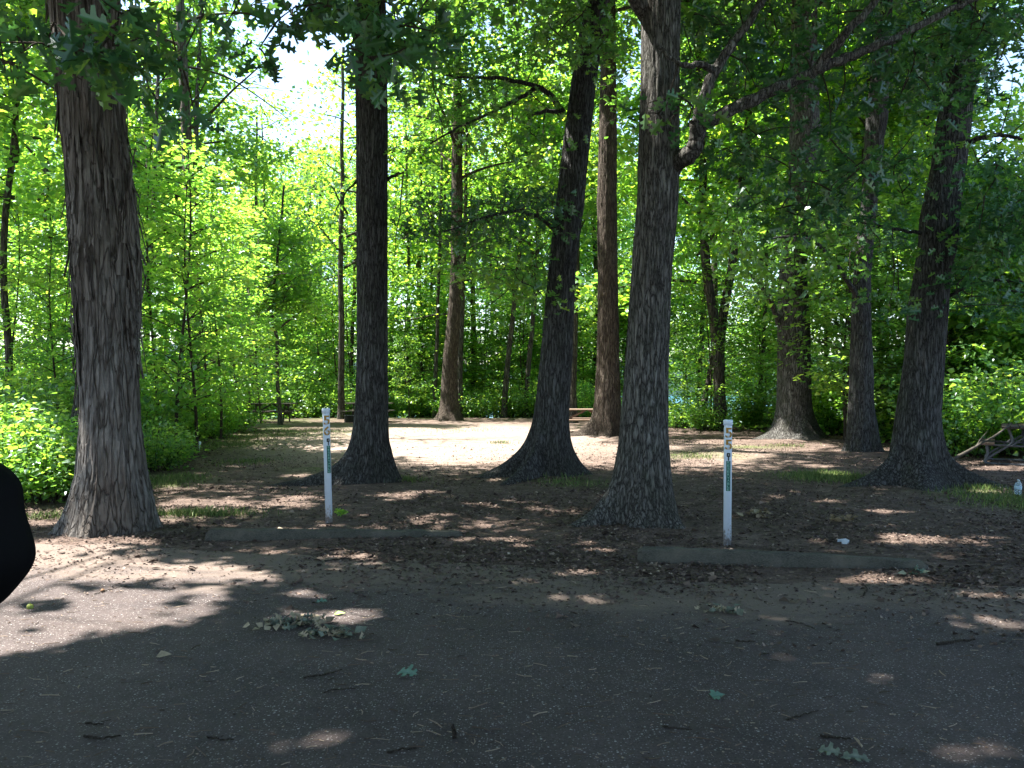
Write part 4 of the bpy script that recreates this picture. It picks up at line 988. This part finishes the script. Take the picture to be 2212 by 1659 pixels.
def undergrowth():      # low weeds under the wood edge
    rng = np.random.default_rng(9); n = 26000
    x = rng.uniform(-24, 24, n); y = rng.uniform(11, 44, n)
    lb = np.interp(y, [11, 16.5, 24, 30, 38, 44], [-6.2, -6.8, -8.2, -9.2, -9, -9]); lb = lb-.9*np.exp(-((y-18.5)/3.5)**2)-.35; rb = np.interp(y, [11, 16, 20, 24, 28, 33, 44], [14, 10.6, 9.4, 9.0, 6.4, 4.5, 4.5])
    k = (x < lb+rng.normal(0, .3, n)) | ((x > rb+rng.normal(0, .3, n)) & (y > 15)) | (y > 38.3); x, y = x[k], y[k]; n = len(x)
    P = np.stack([x, y, gheight(x, y)+rng.uniform(.03, .32, n)], 1); a = rng.uniform(0, 6.28, n)
    D = np.stack([np.cos(a), np.sin(a), rng.normal(.1, .2, n)], 1); N = np.array([0, 0, 1.])+rng.normal(0, .45, (n, 3))
    me = leafmesh('undergrowth', P, D, N, rng.uniform(.09, .17, n), 'm', 'leaf_shrub', rng.uniform(0, 1, n))
    setp(link('undergrowth', me), 'low leafy ground cover under the wood edge', 'ground cover', kind='stuff')
undergrowth()

# ------------------------------------------------------------------ bmesh helpers
def box(bm, c, s, rot=None):
    r = bmesh.ops.create_cube(bm, size=1); M = Matrix.Translation(c) @ (rot.to_4x4() if rot else Matrix()) @ Matrix.Diagonal((*s, 1))
    bmesh.ops.transform(bm, matrix=M, verts=r['verts']); return r['verts']
def bar(bm, a, b, w_, h_):
    a, b = Vector(a), Vector(b); d = b-a; q = d.to_track_quat('Y', 'Z').to_matrix()
    return box(bm, (a+b)/2, (w_, d.length, h_), q)
def bmo(name, bm, mat, parent=None, bev=0, smooth=False):
    if bev: bmesh.ops.bevel(bm, geom=bm.edges[:], offset=bev, segments=2, affect='EDGES', profile=.5)
    me = bpy.data.meshes.new(name); bm.to_mesh(me); bm.free()
    if smooth: me.polygons.foreach_set('use_smooth', [True]*len(me.polygons))
    me.materials.append(MATS[mat]); return link(name, me, parent)
def lathe(prof, seg=40):
    V = []; a = np.linspace(0, 2*np.pi, seg, endpoint=False)
    for r, z in prof: V += [(r*math.cos(t), r*math.sin(t), z) for t in a]
    F = [tuple(q) for q in quadgrid(seg, len(prof), True)]; F.append(tuple(range(seg-1, -1, -1))); F.append(tuple(range((len(prof)-1)*seg, len(prof)*seg)))
    return V, F
def text_on_pipe(ch, zc, hgt, wid, R, parent, name, mat, bold=.0, rot=0, th=.0012):
    cu = bpy.data.curves.new('t', 'FONT'); cu.body = ch; cu.size = 1; cu.offset = bold; cu.fill_mode = 'FRONT'; cu.resolution_u = 4
    ob = bpy.data.objects.new('t', cu); COL.objects.link(ob); bpy.context.view_layer.update()
    me = bpy.data.meshes.new_from_object(ob.evaluated_get(bpy.context.evaluated_depsgraph_get()))
    bpy.data.objects.remove(ob)
    bm = bmesh.new(); bm.from_mesh(me); bpy.data.meshes.remove(me)
    bmesh.ops.triangulate(bm, faces=bm.faces[:]); bmesh.ops.subdivide_edges(bm, edges=bm.edges[:], cuts=4)
    xs = [v.co.x for v in bm.verts]; ys = [v.co.y for v in bm.verts]; x0, x1, y0, y1 = min(xs), max(xs), min(ys), max(ys)
    for v in bm.verts:
        x = ((v.co.x-x0)/(x1-x0)-.5)*wid; z = ((v.co.y-y0)/(y1-y0)-.5)*hgt + zc; a = -math.pi/2 + rot + x/R
        v.co = (math.cos(a)*(R+th), math.sin(a)*(R+th), z)
    return bmo(name, bm, mat, parent)
def patch(zc, hgt, wid, R, parent, name, mat, rot=0, th=.0008, shape=None):
    bm = bmesh.new(); n = 10; rows = [(-.5, 1), (.5, 1)] if not shape else shape
    g = [[bm.verts.new((math.cos(-math.pi/2+rot+(i/n-.5)*wid*w_/R)*(R+th), math.sin(-math.pi/2+rot+(i/n-.5)*wid*w_/R)*(R+th), zc+hgt*f)) for i in range(n+1)] for f, w_ in rows]
    for r in range(len(g)-1):
        for i in range(n): bm.faces.new((g[r][i], g[r][i+1], g[r+1][i+1], g[r+1][i]))
    return bmo(name, bm, mat, parent)
def post(lab, xb, yb, xt, yt, dg, wpx, rot, side):
    X_, Y_ = gp(xb, yb); H = EYE+(HYD-yt)/FD*Y_; R = wpx/2/FD*Y_; gz = float(gheight(X_, Y_, True))
    t = thing('marker_post', lab, 'post', (X_, Y_, gz), 'numbered campsite marker posts'); H -= gz
    lean = math.atan2((xt-xb)/FD*Y_, H); t.rotation_euler = (math.radians(-1), lean, 0)
    V, F = lathe([(R, -.15), (R, H-.03), (R*.97, H-.02)], 40); link('pipe', pymesh('pipe', V, F, 'pole_white', True), t)
    ch = .055; Rc = R*1.17
    V, F = lathe([(R*1.02, H-ch-.002), (Rc, H-ch), (Rc, H-.012), (Rc*.96, H-.004), (Rc*.8, H)], 40); link('cap', pymesh('cap', V, F, 'pole_white', True), t)
    s = H/1.2
    for k, d in enumerate(dg): text_on_pipe(d, H-(.125+.112*k)*s, .095*s, .066*s, R, t, 'digit', 'number_gold', .02, rot, .0036)
    patch(H-.335*s, .038*s, .036*s, R, t, 'emblem', 'emblem_black', rot+side*.1, shape=[(-.5, .9), (-.3, 1), (.3, 1), (.5, .85)])
    patch(H-.335*s, .014*s, .012*s, R, t, 'emblem_mark', 'emblem_grey', rot+side*.1, th=.0016, shape=[(-.5, .3), (0, .9), (.5, .5)])
    patch(H-.372*s, .036*s, .013*s, R, t, 'emblem_stem', 'emblem_black', rot+side*.1, shape=[(-.5, .6), (-.3, 1), (.5, 1)])
    g = patch(H-.535*s, .285*s, .042*s, R, t, 'name_strip', 'strip_green', rot+side*.12)
    for k, c in enumerate('RESERVABLE'): text_on_pipe(c, H-(.535-.1425+.0145+.0284*k)*s,   .0215*s, .021*s, R, g, 'letter', 'letter_white', .004, rot+side*.12, .0022)
    return t
post('leaning white post numbered 56 with a green strip, left of the dark straight trunk', 711, 1131, 703, 882, '56', 15.2, .35, 3)
post('white post numbered 55 with a green strip, right of the centre tree', 1571, 1175, 1574, 907, '55', 17, -.03, -0.5)

# ------------------------------------------------------------------ wheel stops
def stop(lab, xl, yl, xr, yr, h, seed):
    a = Vector((*gp(xl, yl), 0)); b = Vector((*gp(xr, yr), 0)); n = 60; rng = np.random.default_rng(seed)
    d = (b-a); L_ = d.length; ang = math.atan2(d.y, d.x); prof = [(0, -.06), (.012, .3), (.03, .85), (.045, 1), (.115, 1), (.135, .85), (.15, .3), (.155, -.06)]
    V = []; F = []; m = len(prof)
    for i in range(n):
        s = i/(n-1); e = min(s, 1-s)*L_; sh = min(1, e/.05)
        for j, (y, z) in enumerate(prof):
            w1 = .006*float(vnoise(s*30, j*1.7, seed, 4)); z2 = (z*h*(.72+.28*sh)*(1-(.35*s**3 if 'right' in lab else .45*s)) if z > 0 else z) + (.007*float(vnoise(s*22, j, seed, 8)) if z > .2 else 0)
            V.append((s*L_+ (0 if 0 < i < n-1 else 0), y+w1+(.03*(1-sh) if j < 3 else (-.03*(1-sh) if j > 4 else 0)), z2-.02*s*(1 if 'right' in lab else .6)))
    for i in range(n-1):
        for j in range(m-1): F.append((i*m+j, (i+1)*m+j, (i+1)*m+j+1, i*m+j+1))
    F.append(tuple(range(m))); F.append(tuple(range(n*m-1, (n-1)*m-1, -1)))
    o = link('wheel_stop', pymesh('wheel_stop', V, F, 'stop_concrete'))
    bm = bmesh.new(); bm.from_mesh(o.data); bmesh.ops.recalc_face_normals(bm, faces=bm.faces[:]); bm.to_mesh(o.data); bm.free()
    o.location = a; o.rotation_euler = (0, 0, ang); setp(o, lab, 'wheel stop', 'worn parking stops at the edge of the asphalt')
stop('worn grey parking stop below post 56', 441, 1170, 1000, 1160, .11, 1)
stop('worn grey-green parking stop on the right, in front of post 55', 1378, 1216, 2010, 1231, .12, 2)

# ------------------------------------------------------------------ picnic tables
def picnic(lab, x, y, rz, top, frame, L_=1.9, steel=False, h=.76):
    t = thing('picnic_table', lab, 'picnic table', (x, y, float(gheight(x, y))), 'picnic tables round the clearing', rz)
    bm = bmesh.new()
    for k in range(5): box(bm, (0, (k-2)*.148, h-.02), (L_, .138, .04))
    bmo('tabletop', bm, top, t, .004)
    for s in (-1, 1):
        bm = bmesh.new()
        for k in range(2): box(bm, (0, s*(.62+.145*k-.07), .43), (L_, .138, .04))
        bmo('bench', bm, top, t, .004)
    for s in (-1, 1):
        X_ = s*(L_/2-.38)
        if not steel:
            for q in (-1, 1):
                bm = bmesh.new(); bar(bm, (X_, q*.24, h-.04), (X_, q*.62, -.02), .045, .09); bmo('leg', bm, frame, t, .004)
            bm = bmesh.new(); bar(bm, (X_+.05, -.74, .385), (X_+.05, .74, .385), .04, .09); bar(bm, (X_+.05, -.34, h-.08), (X_+.05, .34, h-.08), .04, .08); bmo('crossbar', bm, frame, t, .004)
        else:
            tb = Tubes(); R_ = .024
            for q in (-1, 1): tb.add(smooth_path([(X_, q*.26, h-.04), (X_, q*.16, .45), (X_, q*.62, .12), (X_, q*.70, .03), (X_, q*.5, .025), (X_, 0, .025)], 24), np.full(24, R_), 8)
            tb.add([(X_, -.2, .38), (X_, 0, .55), (X_, .2, .38)], [R_]*3, 8); tb.add([(X_, -.74, .40), (X_, -.2, .38), (X_, .2, .38), (X_, .74, .40)], [R_]*4, 8)
            for q in (-1, 1): tb.add([(X_, q*.62, .40), (X_, q*.60, .20), (X_, q*.66, .05)], [R_]*3, 8)
            link('leg_frame', tb.mesh('leg_frame', frame), t)
        bm = bmesh.new(); bar(bm, (X_, 0, .40), (s*.06, 0, h-.05), .035, .06); bmo('brace', bm, frame, t, .003)
    return t
def P_at(x, Y): return ((x-CXD)/FD*Y, Y)
picnic('dark picnic table in shade at the left rim, behind the thin wavy sapling', *P_at(588, 34), .05, 'wood_shaded_tone', 'wood_shaded_tone')
picnic('dark picnic table half hidden behind the straight dark trunk', *P_at(797, 34.5), -.03, 'wood_shaded_tone', 'wood_shaded_tone')
picnic('sunlit brown picnic table behind the two trunks in the middle', *P_at(1268, 26.6), -.04, 'wood_sunlit_tone', 'wood_sunlit_tone', 2.1)
picnic('grey picnic table on a tube frame, cut by the right edge', *P_at(2210, 16.5), math.radians(60), 'weathered_wood', 'steel_grey', 1.9, True)
def fallen(lab, pts, r0, r1, seed, name='fallen_branch', mat='twig_bark', grp=None):
    P = smooth_path(pts, 24); P = P+(.012 if name == 'fallen_branch' else .0035)*np.stack([vnoise(np.arange(24)*.6, k, seed, 3) for k in range(3)], 1); tb = Tubes(); tb.add(P, np.linspace(r0, r1, 24)*(1+.15*vnoise(np.arange(24)*.8, 0, seed, 9)), 8)
    if name == 'fallen_branch':
        tb.add([P[10], P[10]+np.array([.1, .05, .12]), P[10]+np.array([.25, .05, .3])], [r0*.4, r0*.3, .004], 6)
    b = P[0].copy(); o = link(name, tb.mesh(name, mat, b)); o.location = b; return setp(o, lab, 'branch' if name == 'fallen_branch' else 'twig', grp)
fallen('grey dead branch leaning from the ground up over the tube-frame table', [at(2030, 1008, 15.3), at(2071, 986, 15.3), at(2102, 967, 15.35), at(2135, 949, 15.4), at(2162, 934, 15.5), at(2185, 915, 15.7)], .035, .012, 3, mat='wood_shaded_tone')
def grill():
    x, y = P_at(757, 33.6); t = thing('fire_ring', 'small black fire grill beside the half-hidden picnic table', 'grill', (x, y, float(gheight(x, y))))
    V, F = lathe([(.24, -.02), (.25, .26), (.235, .26), (.22, .02)], 24); link('ring', pymesh('ring', V, F, 'grill_black'), t)
    bm = bmesh.new()
    for k in range(9): box(bm, (0, (k-4)*.05, .285), (.46, .012, .012))
    box(bm, (-.235, 0, .285), (.015, .45, .014)); box(bm, (.235, 0, .285), (.015, .45, .014)); bmo('grate', bm, 'steel_grey', t)
grill()
# ------------------------------------------------------------------ small things
def stub():
    x, y = gp(426, 976); t = thing('marker_stub', 'short leaning white pipe stub at the edge of the left bushes', 'post', (x, y, float(gheight(x, y)))); t.rotation_euler = (.05, .16, 0)
    V, F = lathe([(.05, -.1), (.05, .19), (.048, .195)], 24); link('pipe', pymesh('stub', V, F, 'pole_white', True), t)
    V, F = lathe([(.056, .165), (.06, .17), (.06, .225), (.05, .235)], 24); link('cap', pymesh('stubcap', V, F, 'pole_white', True), t)
stub()
def bottle():
    m, t_, out = newmat('clear_plastic'); p = principled(t_, out, .12, .5); p.inputs['Base Color'].default_value = (.62, .78, .88, 1); p.inputs['Transmission Weight'].default_value = .75; p.inputs['IOR'].default_value = 1.2; MATS['clear_plastic'] = m
    simple('label_blue', (.35, .5, .62), .4)
    x, y = gp(2198, 1073); t = thing('water_bottle', 'clear plastic bottle standing on the dirt at the right edge', 'bottle', (x, y, float(gheight(x, y)))); t.rotation_euler = (.03, .04, 0)
    pr = [(.03, 0), (.046, .008), (.048, .03), (.044, .045), (.048, .06), (.045, .075), (.048, .09), (.048, .145), (.044, .165), (.03, .188), (.016, .20), (.016, .212)]
    V, F = lathe(pr, 24); link('body', pymesh('bottle', V, F, 'clear_plastic', True), t)
    V, F = lathe([(.0175, .205), (.0175, .222), (.015, .224)], 18); link('lid', pymesh('lid', V, F, 'paper_white', True), t)
    V, F = lathe([(.0486, .095), (.0486, .14)], 24); link('sleeve', pymesh('sleeve', V, F[:-2], 'label_blue', True), t)
bottle()
def paper():
    x, y = gp(1826, 1175); z0 = float(gheight(x, y)); pts = [(-.06, .04), (.02, .045), (.05, .03), (.03, .0), (-.02, -.02), (-.05, -.035), (.0, -.045)]
    V = []; F = []
    for i, (a, b) in enumerate(pts):
        for dz in (.008, .035): V.append((a, b, dz+.008*math.sin(i*2))); 
        V.append((a+.003, b+.003, .035+.008*math.sin(i*2))); V.append((a+.003, b+.003, .008+.008*math.sin(i*2)))
    for i in range(len(pts)-1):
        o = 4*i
        for u in range(4): F.append((o+u, o+(u+1) % 4, o+4+(u+1) % 4, o+4+u))
    o = link('paper_scrap', pymesh('paper_scrap', V, F, 'paper_white')); o.location = (x, y, z0); setp(o, 'crumpled white paper strip on the dirt behind the right parking stop', 'litter')
paper()
def one_leaf(lab, x, y, size, rz, mat, templ='oak', tilt=.15, name='fallen_leaf', curl=.6, grp='single leaves lying on the asphalt'):
    X_, Y_ = gp(x, y); TV, TP = TEMPL[templ]; V = TV.copy(); V[:, 2] = .3*np.abs(V[:, 1])*curl+.12*np.sin(V[:, 0]*4)*curl; V = V*size
    U = V.copy(); U[:, 2] -= .0012; k = len(V)
    F = [tuple(p) for p in TP]+[tuple(i+k for i in reversed(p)) for p in TP]
    V = np.concatenate([V, U])
    o = link(name, pymesh(name, V, F, mat)); o.location = (X_, Y_, float(gheight(X_, Y_))+.012+size*.02); o.rotation_euler = (tilt, -tilt*.5, rz); return setp(o, lab, 'leaf', grp)
one_leaf('teal lobed oak leaf alone on the asphalt, left of centre', 858, 1460, .13, -.5, 'leaf_teal', 'oak', .3)
one_leaf('small star-shaped teal leaf on the asphalt below post 55', 1538, 1512, .075, .3, 'leaf_teal', 'maple', .25)
one_leaf('pale tan curled leaf on the shaded asphalt at left', 337, 1424, .085, .2, 'dry_leaf_tan', 'm', .3)
one_leaf('grey-green lobed leaf just above the wilted leaf pile', 682, 1306, .085, .4, 'leaf_teal', 'oak', .2)
one_leaf('fresh bright green leaf in the sun spot by the wilted pile', 722, 1331, .075, .1, 'leaf_fresh', 'm', .2, curl=.3)
one_leaf('faded oak leaf near the bottom right of the asphalt', 1765, 1628, .10, -.6, 'dry_leaf_green', 'oak', .3)
one_leaf('long faded oak leaf at the very bottom right', 1815, 1645, .12, -.2, 'dry_leaf_green', 'oak', .1)
one_leaf('small pale leaf standing on edge near the bottom right', 1862, 1622, .06, 1.8, 'dry_leaf_tan', 'm', .9)
one_leaf('pale leaf lying on the left parking stop', 596, 1148, .09, .1, 'dry_leaf_tan', 'm', .2)
def heap(lab, pts, n, size, mats, seed, name='leaf_pile', hh=.05, grp=None):
    rng = np.random.default_rng(seed); X0, Y0 = gp(*pts[0]); z0 = float(gheight(X0, Y0)); t = thing(name, lab, 'leaf pile', (X0, Y0, z0), grp)
    W = np.array([gp(*p) for p in pts])
    tb = Tubes(); Q = np.array([(a-X0, b-Y0, .025) for a, b in W])
    if len(Q) > 1: Q = smooth_path(Q, 12); tb.add(Q, np.linspace(.007, .003, 12), 6)
    for mi, mat in enumerate(mats):
        m = n; s = rng.uniform(0, 1, m)
        P = np.stack([np.interp(s, np.linspace(0, 1, len(Q)), Q[:, j]) for j in range(3)], 1) if len(Q) > 1 else np.zeros((m, 3))
        P = P+rng.normal(0, 1, (m, 3))*np.array([.05, .045, 0]); P[:, 2] = rng.uniform(.012, hh, m)
        a = rng.uniform(0, 6.28, m); D = np.stack([np.cos(a), np.sin(a), rng.normal(.15, .35, m)], 1); N = np.array([0, 0, 1.])+rng.normal(0, .8, (m, 3))
        V, l, st, k = leaves(P, D, N, rng.uniform(.6, 1.2, m)*size, 'oak' if mi == 0 else 'm'); V[:, 2] = np.maximum(V[:, 2], .006+.003*rng.random(len(V)))
        link('leaves', npmesh('pile_leaf', V, l, st, mat), t)
    link('twig', tb.mesh('pile_twig', 'twig_bark') if tb.V else pymesh('pile_twig', *lathe([(.004, 0), (.004, .03)], 6), 'twig_bark'), t)
heap('wilted grey-green and cream leaf pile on the asphalt, half in a sun spot', [(575, 1362), (640, 1352), (700, 1345)], 40, .065, ('dry_leaf_green', 'dry_leaf_tan'), 1)
heap('curled olive leaves right of the grey-green wilted pile', [(672, 1372), (720, 1378), (762, 1384)], 24, .07, ('dry_leaf_tan', 'dry_leaf_green'), 2)
heap('long bunch of yellow-green withered leaves on the asphalt right of centre', [(1530, 1316), (1560, 1324), (1602, 1332)], 12, .065, ('dry_leaf_tan', 'dry_leaf_green'), 3, hh=.03)
heap('tan withered leaf clump on the dirt beside post 55', [(1622, 1122), (1648, 1120)], 12, .085, ('dry_leaf_brown', 'dry_leaf_tan'), 4, hh=.09)
heap('dark curled leaf clump on the dirt right of post 55', [(1800, 1130), (1830, 1134)], 10, .08, ('dry_leaf_brown', 'dry_leaf_brown'), 5, hh=.06)
heap('small greenish leaf clump in front of the right parking stop', [(1970, 1240), (1985, 1242)], 6, .07, ('leaf_teal', 'dry_leaf_green'), 6, hh=.05)
heap('dry leaf wad on the dirt between the centre trunk and the asphalt', [(1690, 1205), (1760, 1212)], 10, .06, ('dry_leaf_tan', 'dry_leaf_green'), 7, hh=.03)
def ball(lab, x, y, r, mat, name):
    X_, Y_ = gp(x, y); bm = bmesh.new(); bmesh.ops.create_icosphere(bm, subdivisions=3, radius=r)
    for v in bm.verts: v.co *= 1+.10*float(vnoise(v.co.x/r*2, v.co.y/r*2, v.co.z/r*2, 4)); v.co.z *= .9
    bmesh.ops.create_cone(bm, segments=8, radius1=r*.22, radius2=r*.1, depth=r*.4, cap_ends=True, matrix=Matrix.Translation((0, 0, r*.98)))
    o = bmo(name, bm, mat, None, 0, True); o.location = (X_, Y_, float(gheight(X_, Y_))+r*.9); setp(o, lab, 'nut')
ball('round green nut on the sunlit asphalt at far left', 65, 1317, .022, 'nut_green', 'green_nut')
ball('small brown nut husk on the sunlit asphalt', 222, 1279, .016, 'nut_brown', 'nut_husk')
GT = 'larger fallen twigs on the ground'
for i, (lab, pts, r) in enumerate([
 ('thick grey stick just past the right end of the right parking stop', [(2062, 1240), (2080, 1234), (2100, 1231)], .014),
 ('straight stick on the shaded asphalt at right', [(2024, 1397), (2060, 1392), (2106, 1387)], .009),
 ('long thin reddish twig low in the middle of the asphalt', [(1432, 1576), (1460, 1578), (1494, 1582)], .004),
 ('straight brown stick near the bottom right of the asphalt', [(1772, 1596), (1805, 1599), (1838, 1604)], .006),
 ('crooked twig below the wilted leaf pile', [(655, 1470), (700, 1462), (740, 1452)], .005),
 ('dark twig at the lower left of the asphalt', [(180, 1598), (220, 1602), (262, 1597)], .006),
 ('short twig above the dark twig at lower left', [(185, 1568), (205, 1570), (225, 1570)], .005),
 ('pale twig at lower left centre', [(448, 1598), (475, 1603), (504, 1604)], .004),
 ('twig in the shade left of centre bottom', [(838, 1632), (870, 1625), (900, 1622)], .005),
 ('curved twig in front of the right parking stop', [(1865, 1290), (1874, 1275), (1862, 1262)], .006),
 ('thin dark twig right of the withered bunch', [(1700, 1345), (1730, 1350), (1760, 1362)], .004),
 ('twig on the sunlit asphalt near the brown nut husk', [(205, 1286), (240, 1275), (262, 1268)], .004),
 ('long twig crossing the dirt near the left parking stop end', [(700, 1213), (740, 1209), (785, 1214)], .006),
 ('twig on the asphalt left of the withered bunch', [(1590, 1388), (1610, 1390), (1632, 1391)], .005),
 ('thin twig on the asphalt right of the star-shaped leaf', [(1700, 1560), (1740, 1548), (1770, 1540)], .004),
 ('twig beside the teal oak leaf', [(700, 1500), (730, 1494), (772, 1492)], .004)]):
    W = [(*gp(*p), 0) for p in pts]; W = [(a, b, float(gheight(a, b))+.008+r) for a, b, _ in W]
    fallen(lab, W, r, r*.55, i+10, 'fallen_twig', 'twig_bark', GT)
x0, y0 = gp(980, 1598)
fallen('stub of wood standing upright on the asphalt near the bottom centre', [(x0, y0, .0), (x0+.004, y0, .03), (x0-.004, y0, .065)], .011, .007, 60, 'fallen_twig', 'twig_bark', GT)
def weed():
    x, y = gp(738, 1120); t = thing('weed', 'small green weed growing beside post 56', 'plant', (x, y, float(gheight(x, y)))); rng = np.random.default_rng(4)
    n = 16; P = np.zeros((n, 3)); P[:, 2] = rng.uniform(.01, .07, n); P[:, :2] = rng.normal(0, .02, (n, 2)); a = rng.uniform(0, 6.28, n)
    D = np.stack([np.cos(a), np.sin(a), rng.uniform(.1, .9, n)], 1); N = np.array([0, 0, 1.])+rng.normal(0, .3, (n, 3))
    link('foliage', leafmesh('weed', P, D, N, rng.uniform(.05, .11, n), 'oak', 'leaf_shrub', rng.uniform(.4, 1, n)), t)
    tb = Tubes(); tb.add([(0, 0, -.01), (.003, 0, .04), (.0, .004, .08)], [.004, .003, .001], 6); link('stem', tb.mesh('weedstem', 'twig_bark'), t)
weed()

# ------------------------------------------------------------------ the car whose side mirror shows at the left edge
def car():
    t = thing('car', 'black car at the left edge, only the rounded edge of its side mirror showing', 'car', (-.9, -.4, 0))
    o = np.array([-.9, -.4, 0])
    Ym = .80
    pts = [(-190, 985), (-120, 975), (-40, 990), (0, 1010), (28, 1038), (38, 1064), (33, 1086), (45, 1130), (60, 1176), (66, 1206), (50, 1240), (0, 1300), (-60, 1345), (-190, 1350), (-250, 1290), (-262, 1150), (-240, 1030)]
    P = smooth_path([at(x, y, Ym) for x, y in pts+[pts[0]]], 80)[:-1]; c = P.mean(0); n = len(P)
    V = []; rings = [(-.115, .40), (-.108, .62), (-.085, .82), (-.04, .96), (0, 1.0), (.012, 1.0), (.012, .93), (.004, .90)]
    for dy, s in rings: V += [tuple(c+(p-c)*s+np.array([0, dy, 0])) for p in P]
    F = [tuple(q) for q in quadgrid(n, len(rings), True)]; F.append(tuple(range(n)))
    V = [tuple(np.array(v)-o) for v in V]
    h = link('mirror_housing', pymesh('mirror_housing', V, F, 'black_plastic', True), t)
    g = [tuple(c+(p-c)*.905+np.array([0, .006, 0])-o) for p in P]; link('mirror_glass', pymesh('mirror_glass', g, [tuple(range(n))], 'mirror_glass'), h)
    bm = bmesh.new(); bar(bm, Vector(c)-Vector(o)+Vector((-.02, -.05, -.06)), Vector((-.62, -.0, 1.12))-Vector(o), .09, .05); bmo('mirror_arm', bm, 'black_plastic', h, .012)
    def hull(name, sec, mat, bev=.02, parent=t):
        bm = bmesh.new(); R = [[bm.verts.new((x-o[0], y-o[1], z)) for (y, z) in prof] for x, prof in sec]
        for a, b in zip(R[:-1], R[1:]):
            for i in range(len(a)): bm.faces.new((a[i], a[(i+1) % len(a)], b[(i+1) % len(a)], b[i]))
        bm.faces.new(list(reversed(R[0]))); bm.faces.new(R[-1]); bmesh.ops.recalc_face_normals(bm, faces=bm.faces[:])
        return bmo(name, bm, mat, parent, bev)
    pr = lambda y1, zt, zl=.32: [(-1.55, zl), (y1, zl), (y1+.05, .62), (y1+.02, zt-.12), (y1-.05, zt), (-1.50, zt)]
    hull('body', [(-2.75, pr(-.02, .72, .4)), (-2.6, pr(.05, .86)), (-1.9, pr(.08, .98)), (-1.15, pr(.08, 1.06)), (-.75, pr(.08, 1.10))], 'car_paint', .03)
    hull('door', [(-.742, pr(.085, 1.10)), (.3, pr(.085, 1.13)), (.75, pr(.085, 1.14))], 'car_paint', .01)
    V, F = lathe([(.2, -.11), (.33, -.11), (.35, -.09), (.35, .09), (.33, .11), (.2, .11)], 36)
    w_ = link('wheel', pymesh('tyre', V, F, 'rubber', True), t); w_.rotation_euler = (math.pi/2, 0, 0); w_.location = (-1.0, .38, .35)
    V, F = lathe([(.21, -.1), (.21, .112), (.05, .118)], 24); r = link('rim', pymesh('rim', V, F, 'steel_grey', False), w_); r.rotation_euler = (math.pi, 0, 0)
    bm = bmesh.new(); box(bm, (1.2, .50, .98), (.2, .02, .03)); bmo('handle', bm, 'black_plastic', t, .006)
car()
print('done', len(bpy.data.objects))
